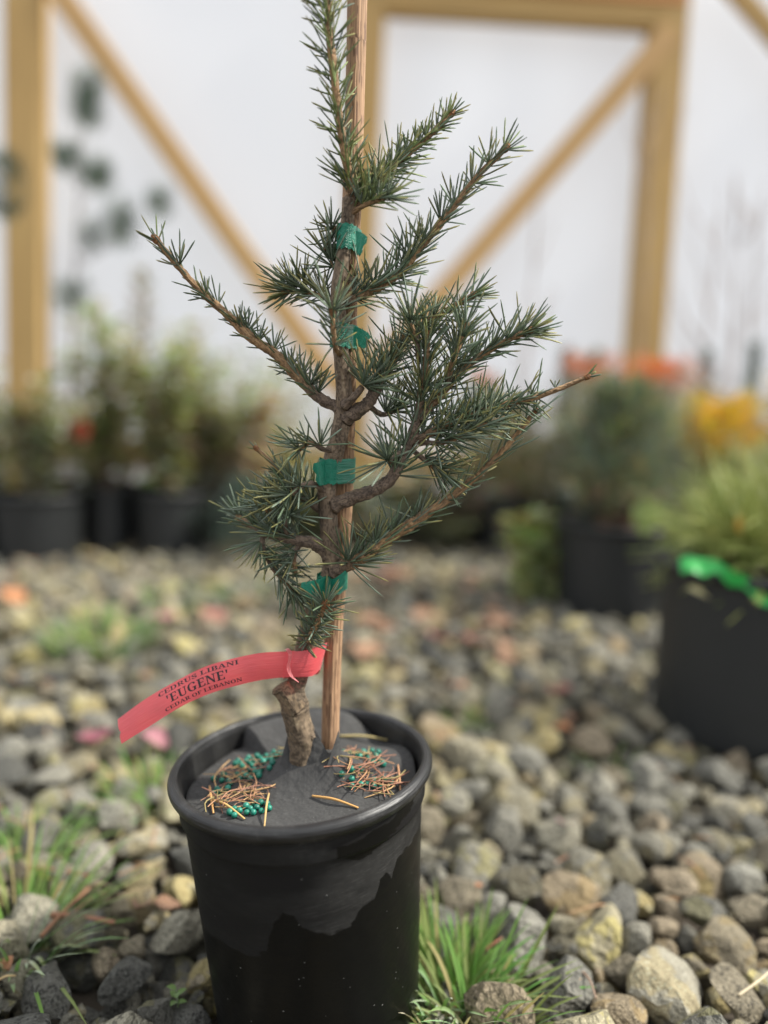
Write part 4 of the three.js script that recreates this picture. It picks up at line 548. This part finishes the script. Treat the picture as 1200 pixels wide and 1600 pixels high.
// conifer: one straight stem with tiers of short needled shoots
function conifer(name, label, at, o) {
  const r = rng(o.seed), t = thing(name, label, 'conifer', null, at), s = new MB(), mb = new MB(), H = o.h;
  tube(s, curve([V(0, -0.01, 0), V((r() - 0.5) * 0.02, H * 0.5, (r() - 0.5) * 0.02), V((r() - 0.5) * 0.03, H, (r() - 0.5) * 0.03)]), 12, 6, (q) => lerp(0.006, 0.0012, q) * Math.max(1, H), W1); mesh('trunk', s.geo(), mStem, t);
  for (let i = 0; i < o.n; i++) { const q = lerp(o.from ?? 0.08, 1, i / o.n), a = i * 2.4, L = o.r * Math.pow(1 - q, o.pow ?? 0.7) * (0.7 + r() * 0.5) + 0.012, base = V(0, q * H, 0), d = V(Math.cos(a), o.up ?? 0.45, Math.sin(a)).normalize(), cs = o.top && q > o.top[0] && r() < (o.top[2] ?? 1) ? o.top[1] : o.cols;
    for (let k = 0; k < o.k; k++) { const f = 0.12 + 0.88 * r(), p = base.clone().addScaledVector(d, L * f).add(V((r() - 0.5), (r() - 0.5), (r() - 0.5)).multiplyScalar(L * 0.3)), dd = d.clone().multiplyScalar(0.8).add(V(r() - 0.5, r() - 0.3, r() - 0.5)).normalize(), c = cs[Math.floor(r() * cs.length)].map((x) => x * (0.7 + r() * 0.6)); blade(mb, p, dd, o.len * (0.6 + r() * 0.7), o.wid, V(0, 0, 0), c, c, 2); } }
  mesh('foliage', mb.geo(), mLeaf, t, 'stuff');
  return t;
}
const OLIVE = [[0.24, 0.26, 0.07], [0.3, 0.3, 0.09], [0.16, 0.2, 0.06], [0.36, 0.3, 0.1]], LIME = [[0.36, 0.44, 0.08], [0.3, 0.4, 0.08], [0.44, 0.45, 0.14]], DARK = [[0.06, 0.105, 0.06], [0.08, 0.13, 0.085], [0.05, 0.09, 0.06]], TEAL = [[0.11, 0.18, 0.15], [0.15, 0.22, 0.17], [0.085, 0.135, 0.11]], GOLD = [[0.62, 0.4, 0.02], [0.66, 0.46, 0.03], [0.55, 0.36, 0.02]], RUST = [[0.6, 0.17, 0.04], [0.52, 0.14, 0.05], [0.64, 0.24, 0.05]], BROWN = [[0.42, 0.25, 0.14], [0.36, 0.22, 0.14], [0.48, 0.3, 0.17]];
let s;
// left row
s = backPot('wide black pot at the far left of the back row', [-0.8579, 0, -1.8227], 0.112, 0.168);
shrub('leafy_shrub', 'low green shrub with pale leaves in the far left pot', 'shrub', s, { seed: 11, stems: 16, h: 0.3, spread: 0.13, leaves: 66, len: 0.0345, wid: 0.0225, fuzz: 0.02, bare: 0.05, cols: [...OLIVE, [0.35, 0.33, 0.2]] });
s = backPot('narrow black pot between the two wide ones', [-0.7318, 0, -1.9419], 0.065, 0.175);
shrub('leafy_shrub', 'upright olive shrub in the narrow pot', 'shrub', s, { seed: 12, stems: 11, h: 0.5, spread: 0.11, leaves: 72, len: 0.0345, wid: 0.0175, fuzz: 0.02, bare: 0.15, cols: [...OLIVE, ...LIME] });
s = backPot('wide black pot right of the narrow one in the back row', [-0.5724, 0, -1.9533], 0.1, 0.17);
shrub('leafy_shrub', 'bushy yellow green shrub in the wide back pot', 'shrub', s, { seed: 13, stems: 16, h: 0.48, spread: 0.22, leaves: 84, len: 0.0368, wid: 0.0213, fuzz: 0.025, bare: 0.1, cols: [...OLIVE, ...LIME, [0.3, 0.2, 0.1]] });
s = backPot('small black pot at the right end of the left row', [-0.4633, 0, -2.0814], 0.06, 0.15);
shrub('leafy_shrub', 'thin pale green shrub behind the label side of the cedar', 'shrub', s, { seed: 14, stems: 12, h: 0.44, spread: 0.22, leaves: 45, len: 0.0345, wid: 0.015, fuzz: 0.03, bare: 0.2, cols: [...LIME, ...OLIVE, [0.5, 0.36, 0.06]] });
s = backPot('black pot cut off by the left picture edge', [-1.0531, 0, -1.8292], 0.09, 0.18);
shrub('leafy_shrub', 'brownish shrub cut off by the left picture edge', 'shrub', s, { seed: 15, stems: 9, h: 0.4, spread: 0.14, leaves: 48, len: 0.0345, wid: 0.015, fuzz: 0.03, bare: 0.1, cols: [...BROWN, ...OLIVE] });
s = backPot('black pot half hidden in the second row at the left', [-0.8806, 0, -2.0502], 0.08, 0.17);
const tallAt = s;
s = backPot('black pot in the second row behind the yellow green shrub', [-0.6923, 0, -2.1095], 0.08, 0.17);
conifer('slender_conifer', 'thin brownish conifer rising behind the yellow green shrub', s, { seed: 16, h: 0.62, r: 0.09, n: 60, k: 20, len: 0.035, wid: 0.003, cols: [...BROWN, ...OLIVE, ...TEAL], pow: 0.9 });
s = backPot('black pot in the second row nearest the cedar', [-0.3247, -0, -2.1954], 0.07, 0.16);
shrub('leafy_shrub', 'airy light green shrub seen through the lower left cedar twigs', 'shrub', s, { seed: 17, stems: 11, h: 0.4, spread: 0.25, leaves: 40, len: 0.0345, wid: 0.0163, fuzz: 0.03, cols: [...LIME, ...OLIVE] });
conifer('low_conifer', 'low dark blue green conifer beside the left row of pots', [-0.3596, 0, -1.9206], { seed: 18, h: 0.2, r: 0.14, n: 60, k: 44, len: 0.03, wid: 0.003, cols: [...TEAL, ...DARK], from: 0.02 });
{ // tall sapling with dark tufts
  const r = rng(19), t = thing('tall_sapling', 'tall thin sapling with dark needle tufts before the left post', 'tree', null, tallAt), o = VA(tallAt), st = new MB();
  const cv = curve([V(0, -0.01, 0), VA([-0.8676, 0.5111, -2.0538]).sub(o), VA([-0.8646, 0.8235, -2.0955]).sub(o), VA([-0.851, 1.2659, -2.1343]).sub(o)]); tube(st, cv, 20, 6, (q) => lerp(0.0055, 0.0015, q), W1); mesh('trunk', st.geo(), mStem, t);
  for (const [c, rx, ry, q, n] of [[[-0.8417, 1.1975, -2.1252], 0.042, 0.09, 0.9, 420], [[-0.8827, 1.0347, -2.0833], 0.035, 0.045, 0.78, 190], [[-0.8265, 1.008, -2.1403], 0.05, 0.05, 0.74, 260], [[-0.7364, 0.8663, -2.081], 0.042, 0.075, 0.62, 260], [[-0.6473, 0.9371, -2.1308], 0.032, 0.045, 0.6, 150], [[-0.8167, 0.8343, -2.0767], 0.035, 0.05, 0.66, 110], [[-0.8648, 0.6729, -2.0552], 0.05, 0.05, 0.5, 160]]) {
    const p = VA(c).sub(o), b = cv.getPoint(q), bm = new MB(), mb = new MB(); tube(bm, curve([b, b.clone().lerp(p, 0.5).add(V(0, -0.01, 0)), p]), 8, 5, (k) => lerp(0.0022, 0.0012, k), W1); const br = mesh('branch', bm.geo(), mStem, t);
    for (let i = 0; i < n * 1.7; i++) { const d = V(r() * 2 - 1, r() * 2 - 1, r() * 2 - 1).normalize(), k = Math.pow(r(), 0.6) * 1.15, cc = [...DARK, ...DARK, ...DARK, OLIVE[2]][Math.floor(r() * 10)]; blade(mb, V(p.x + d.x * rx * k, p.y + d.y * ry * k, p.z + d.z * rx * k), V(d.x * 0.6, 0.8 + d.y * 0.4, d.z * 0.6).normalize(), 0.035 * (0.6 + r() * 0.6), 0.0032, V(0, 0, 0), cc, cc, 2); }
    mesh('needles', mb.geo(), mLeaf, br, 'stuff');
  }
}
s = [-1.1901, 0, -2.0083]; s = backPot('black pot behind the one at the left picture edge', s, 0.08, 0.17);
{ const r = rng(29), t = thing('tall_sapling', 'tall sapling with a dark tuft crossing the left post', 'tree', null, s), o = VA(s), st = new MB(), top = VA([-1.057, 1.0149, -2.1008]).sub(o), cv = curve([V(0, -0.01, 0), V(0.03, 0.5, 0), top]); tube(st, cv, 16, 6, (q) => lerp(0.005, 0.0015, q), W1); mesh('trunk', st.geo(), mStem, t); const mb = new MB(); for (let i = 0; i < 520; i++) { const d = V(r() * 2 - 1, r() * 2 - 1, r() * 2 - 1).normalize(), cc = DARK[Math.floor(r() * 3)]; blade(mb, V(top.x + d.x * 0.04, top.y - 0.06 + d.y * 0.09, top.z + d.z * 0.04), V(d.x, 0.9, d.z).normalize(), 0.035, 0.003, V(0, 0, 0), cc, cc, 2); } mesh('needles', mb.geo(), mLeaf, t, 'stuff'); }
for (const [u, v, h, sp, sd, lab, cs] of [[20, 852, 0.44, 0.2, 71, 'olive shrub behind the far left pots, nearest the left post', OLIVE], [165, 846, 0.5, 0.24, 72, 'yellow green shrub behind the narrow pot', [...LIME, ...OLIVE, ...BROWN]], [300, 843, 0.5, 0.26, 73, 'tall airy olive shrub behind the small black pot', [...OLIVE, ...LIME]], [385, 842, 0.42, 0.2, 74, 'brown and gold shrub right of the airy olive one', [...OLIVE, ...BROWN, [0.6, 0.4, 0.06]]], [500, 842, 0.24, 0.22, 75, 'low olive shrub directly behind the cedar stem', OLIVE], [610, 842, 0.2, 0.22, 76, 'grey green shrub behind the right cedar branches', [...TEAL, ...OLIVE]], [690, 842, 0.24, 0.22, 77, 'mid green shrub left of the orange tipped conifer', [...OLIVE, ...TEAL, ...BROWN]], [820, 843, 0.44, 0.22, 78, 'mottled shrub between the orange tipped conifers', [...OLIVE, ...BROWN, ...LIME]], [960, 846, 0.48, 0.22, 79, 'green shrub filling the gap before the right post', [...OLIVE, ...LIME]], [1120, 850, 0.46, 0.24, 80, 'olive shrub behind the blue grey conifer', [...OLIVE, ...TEAL]]]) {
  const at = [(u - 600) * 0.00195, -0.01, -2.2 - (u - 600) * 0.00012];
  shrub('leafy_shrub', lab, 'shrub', at, { seed: sd, stems: 15, h: h, spread: sp, leaves: 80, len: 0.0414, wid: 0.0225, fuzz: 0.04, bare: 0.08, cols: cs });
}
// flowers in the left row
function flower(label, at, c, seed) { const r = rng(seed), t = thing('flower', label, 'flower', null, at), st = new MB(); tube(st, curve([V(0.01, -0.16, 0), V(0.002, -0.06, 0), V(0, 0, 0)]), 8, 5, () => 0.0016, [0.1, 0.15, 0.04]); mesh('stem', st.geo(), mLeaf, t); for (let i = 0; i < 9; i++) { const b = new MB(), a = i * 0.698; leaf(b, V(0, 0, 0), V(Math.cos(a), Math.sin(a), 0.35).normalize(), V(0, 0, 1), 0.03, 0.02, c.map((x) => x * (0.85 + r() * 0.3))); mesh('petal', b.geo(), mLeaf, t); } const g = new THREE.SphereGeometry(0.008, 10, 8); g.scale(1, 1, 0.6); mesh('centre', g, std({ color: rgb(0.3, 0.16, 0.03) }), t); }
flower('red flower above the left pots', [-0.7519, 0.3253, -1.8272], [0.6, 0.09, 0.05], 1);
flower('yellow orange flower above the far left pot', [-0.8382, 0.3104, -1.8051], [0.75, 0.42, 0.02], 2);

// right group
s = backPot('black pot standing right of the cedar branches', [0.4691, 0, -1.4998], 0.118, 0.19);
conifer('mixed_conifer', 'green conifer in the black pot right of the cedar', s, { seed: 31, h: 0.3, r: 0.17, n: 95, k: 44, len: 0.04, wid: 0.0034, cols: [...OLIVE, ...TEAL, ...DARK, [0.13, 0.17, 0.06]], from: 0.05, pow: 0.5 });
shrub('dry_plant', 'reddish brown dry plant at the foot of the green conifer', 'plant', s, { seed: 32, stems: 9, h: 0.12, spread: 0.09, leaves: 43, len: 0.0345, wid: 0.0175, fuzz: 0.02, bare: 0.05, cols: [...BROWN, [0.34, 0.12, 0.08]] });
shrub('trailing_plant', 'lime green plant trailing down the left of the right hand pot', 'plant', [0.3263, 0, -1.5323], { seed: 33, stems: 8, h: 0.2, spread: 0.05, leaves: 43, len: 0.0368, wid: 0.025, fuzz: 0.02, bare: 0.05, cols: LIME });
shrub('trailing_plant', 'light green leafy weed in front of the right hand pot', 'plant', [0.5047, 0, -1.4416], { seed: 34, stems: 4, h: 0.17, spread: 0.04, leaves: 9, len: 0.0368, wid: 0.03, fuzz: 0.01, bare: 0.1, cols: [[0.24, 0.33, 0.09], [0.2, 0.29, 0.06]] });
{ const t = thing('hanging_leaf', 'large light green leaf leaning over the right hand pot', 'leaf', null, [0.4685, 0.2609, -1.3243]), b = new MB(); leaf(b, V(0, 0, 0), V(0.05, -1, 0.12).normalize(), V(0, 0.1, 1), 0.075, 0.06, [0.27, 0.36, 0.1]); mesh('blade', b.geo(), mLeaf, t); const k = new MB(); tube(k, curve([V(0, 0, 0), V(-0.01, 0.01, -0.02), V(-0.03, -0.01, -0.05)]), 8, 5, () => 0.0018, [0.2, 0.26, 0.08]); mesh('stalk', k.geo(), mLeaf, t); }
s = backPot('dark pot farther back, below the long right cedar branch', [0.3491, -0, -2.086], 0.075, 0.16);
conifer('mixed_conifer', 'dark rounded conifer in the farther pot', s, { seed: 35, h: 0.3, r: 0.15, n: 70, k: 44, len: 0.035, wid: 0.0034, cols: [...TEAL, ...OLIVE, ...BROWN], from: 0.03, pow: 0.5 });
s = backPot('black pot in the row under the rust coloured tops', [0.5648, 0, -2.1255], 0.09, 0.17);
conifer('rust_conifer', 'green conifer with rust orange top before the right post', s, { seed: 36, h: 0.42, r: 0.15, n: 90, k: 40, len: 0.035, wid: 0.0036, cols: [...OLIVE, ...TEAL], top: [0.78, RUST, 0.9], from: 0.05, pow: 0.35 });
s = backPot('black pot right of the one with the rust top', [0.7699, 0, -2.1239], 0.09, 0.17);
conifer('rust_conifer', 'broad conifer topped with orange shoots behind the right pot', s, { seed: 37, h: 0.4, r: 0.2, n: 100, k: 44, len: 0.035, wid: 0.0036, cols: [...OLIVE, ...TEAL], top: [0.75, RUST, 0.95], from: 0.05, pow: 0.3 });
s = backPot('black pot behind the farther dark pot', [0.2853, 0, -2.2619], 0.07, 0.16);
conifer('mixed_conifer', 'grey green conifer with a few orange shoots behind the cedar', s, { seed: 38, h: 0.38, r: 0.13, n: 70, k: 34, len: 0.035, wid: 0.0034, cols: [...TEAL, ...OLIVE], top: [0.88, RUST, 0.7], from: 0.03, pow: 0.5 });
shrub('leafy_shrub', 'low green ground plant under the lower right cedar branch', 'shrub', [0.1805, 0, -2.1136], { seed: 39, stems: 10, h: 0.13, spread: 0.16, leaves: 40, len: 0.0403, wid: 0.02, fuzz: 0.02, bare: 0.05, cols: [...OLIVE, [0.07, 0.15, 0.05]] });
const spire = (label, at, h, seed) => conifer('conifer_spire', label, at, { seed, h, r: 0.05, n: 80, k: 23, len: 0.03, wid: 0.003, cols: [...DARK, ...TEAL], from: 0.02, pow: 0.5, up: 1.2 });
spire('narrow dark conifer spire left of the right post', [0.5543, 0, -2.3629], 0.6, 40);
spire('narrow dark conifer spire just right of the right post', [0.9613, 0, -2.2822], 0.6, 41);
spire('narrow dark conifer spire nearest the right picture edge', [1.1041, 0, -2.2875], 0.63, 42);
conifer('mixed_conifer', 'blue grey rounded conifer behind the golden plant', [0.8064, 0, -1.8523], { seed: 43, h: 0.42, r: 0.2, n: 100, k: 44, len: 0.035, wid: 0.0034, cols: TEAL, from: 0.03, pow: 0.35 });
conifer('gold_conifer', 'golden yellow plant behind the long needled pine', [0.7041, 0, -1.5567], { seed: 44, h: 0.43, r: 0.15, n: 90, k: 44, len: 0.034, wid: 0.004, cols: [...OLIVE, [0.3, 0.27, 0.06]], top: [0.72, GOLD, 1], from: 0.05, pow: 0.3 });
conifer('gold_conifer', 'second golden plant cut off by the right picture edge', [1.0696, 0, -1.932], { seed: 45, h: 0.56, r: 0.14, n: 90, k: 44, len: 0.034, wid: 0.004, cols: OLIVE, top: [0.72, GOLD, 1], from: 0.05, pow: 0.3 });
// pot at the right edge with its long needled pine
const PR = [0.4924, 0, -0.9244];
const pineAt = backPot('large black pot cut off by the right picture edge', PR, 0.135, 0.222, { turn: 0.4, taper: 0.93 });
{
  const r = rng(51), t = thing('long_needled_pine', 'pine with long light green needles in the right edge pot', 'pine', null, pineAt), st = new MB(); tube(st, curve([V(0, -0.01, 0), V(0.002, 0.05, 0), V(0.01, 0.11, 0.01)]), 12, 8, (q) => lerp(0.008, 0.004, q), W1); mesh('trunk', st.geo(), mStem, t);
  for (const [x, y, z] of [[0.01, 0.11, 0.01], [-0.055, 0.07, 0.03], [-0.03, 0.09, -0.05], [0.07, 0.09, 0.03], [-0.01, 0.06, 0.07], [0.04, 0.1, -0.06], [-0.06, 0.05, -0.03]]) {
    const b = new MB(), e = V(x, y, z), nb = new MB(), ax = V(x * 5, 0.7, z * 5).normalize(); tube(b, curve([V(-0.005, 0.03, 0), e.clone().multiplyScalar(0.6), e]), 10, 6, (q) => lerp(0.0045, 0.003, q), W1); const br = mesh('branch', b.geo(), mStem, t);
    for (let i = 0; i < 130; i++) { const d = ax.clone().multiplyScalar(0.35 + r() * 0.4).add(V(r() * 2 - 1, (r() * 2 - 1) * 0.8, r() * 2 - 1)).normalize(), c = [[0.27, 0.31, 0.075], [0.34, 0.36, 0.11], [0.2, 0.26, 0.06]][Math.floor(r() * 3)]; needle(nb, e.clone().addScaledVector(ax, -0.05 * r()), d, 0.1 * (0.75 + r() * 0.5), 0.001, V(0, -0.15 * r(), 0), c, c.map((q) => q * 1.2)); }
    mesh('needles', nb.geo(), mNeedle, br, 'stuff');
    const g = new THREE.SphereGeometry(0.006, 10, 8); g.scale(1, 2, 1); const bud = mesh('bud', g, std({ color: rgb(0.5, 0.3, 0.05), roughness: 0.7 }), br); bud.position.copy(e).addScaledVector(ax, 0.01);
  }
}
{ // bright green ribbon lying over the soil and rim
  const t = thing('green_ribbon', 'bright green plastic ribbon lying in the right edge pot', 'ribbon'), mb = new MB(), c = curve([[0.346, 0.2267, -0.8456], [0.3699, 0.2311, -0.8361], [0.395, 0.2224, -0.8248], [0.4197, 0.2077, -0.8128], [0.4506, 0.197, -0.8013]]), rows = []; for (let i = 0; i <= 24; i++) { const p = c.getPoint(i / 24), w = 0.012; const e = 0.004 * Math.sin(i * 0.9), f = 0.35 + 0.5 * Math.sin(i * 0.31 + 0.6); rows.push([p.clone().add(V(0, -w * 0.6 + e, w * f)), p.clone().add(V(0.002, w * 0.7 + e * 0.4, -w * f))]); } strip(mb, rows); mesh('strip', mb.geo(), phys({ color: rgb(0.02, 0.38, 0.06), roughness: 0.45, transmission: 0.2, thickness: 0, side: THREE.DoubleSide }), t);
  const f = new MB(); leaf(f, VA([0.3528, 0.2033, -0.8424]), V(0.9, -0.2, 0.3).normalize(), V(0, 1, 0.3), 0.03, 0.02, [0.4, 0.36, 0.14]); tag(mesh('fallen_leaf', f.geo(), mLeaf, scene), 'pale yellow leaf on the soil of the right edge pot', 'leaf');
}
{ // cane leaning at the right
  const q = new MB(), A = VA([0.6759, 0.5202, -1.7524]), B = VA([0.8034, 0.3166, -1.3519]); B.y = Math.max(B.y, 0.2); tube(q, curve([A, A.clone().lerp(B, 0.5).add(V(0, 0.005, 0)), B, B.clone().add(B.clone().sub(A).multiplyScalar(1.1))]), 20, 7, (t) => lerp(0.006, 0.008, t), [0.3, 0.24, 0.18]); tag(mesh('cane', q.geo(), mDead, scene), 'grey brown cane leaning behind the golden plants', 'cane');
}
// bare saplings standing near the film
for (const [u, v, h, lab, sd] of [[1092, 842, 1.05, 'bare thin sapling left of the group near the right edge', 61], [1135, 845, 1.15, 'bare thin sapling in the middle of the right edge group', 62], [1178, 847, 1.1, 'bare thin sapling nearest the right picture edge', 63], [980, 838, 1.35, 'bare grey sapling close beside the right post', 64], [822, 836, 0.95, 'single faint bare stem against the film', 65]]) {
  const g = [(u - 600) * 0.00205, 0, -2.36 + (u - 600) * -0.00016], r = rng(sd), t = thing('bare_sapling', lab, 'tree', 'bare saplings against the film', g), m = std({ color: rgb(0.3, 0.23, 0.19), roughness: 0.9 }), st = new MB(), cv = curve([V(0, -0.02, 0), V((r() - 0.5) * 0.06, h * 0.5, 0), V((r() - 0.5) * 0.1, h, 0)]); tube(st, cv, 14, 6, (q) => lerp(0.007, 0.002, q), W1); mesh('trunk', st.geo(), m, t);
  for (let i = 0; i < 12; i++) { const q = 0.3 + 0.65 * r(), p = cv.getPoint(q), a = r() * 6.28, b = new MB(), L = 0.1 + r() * 0.16; tube(b, curve([p, p.clone().add(V(Math.cos(a) * L * 0.4, L * 0.5, Math.sin(a) * L * 0.3)), p.clone().add(V(Math.cos(a) * L * 0.6, L, Math.sin(a) * L * 0.4))]), 8, 5, (k) => lerp(0.0025, 0.001, k), W1); mesh('branch', b.geo(), m, t); }
}
renderer.render(scene, camera);
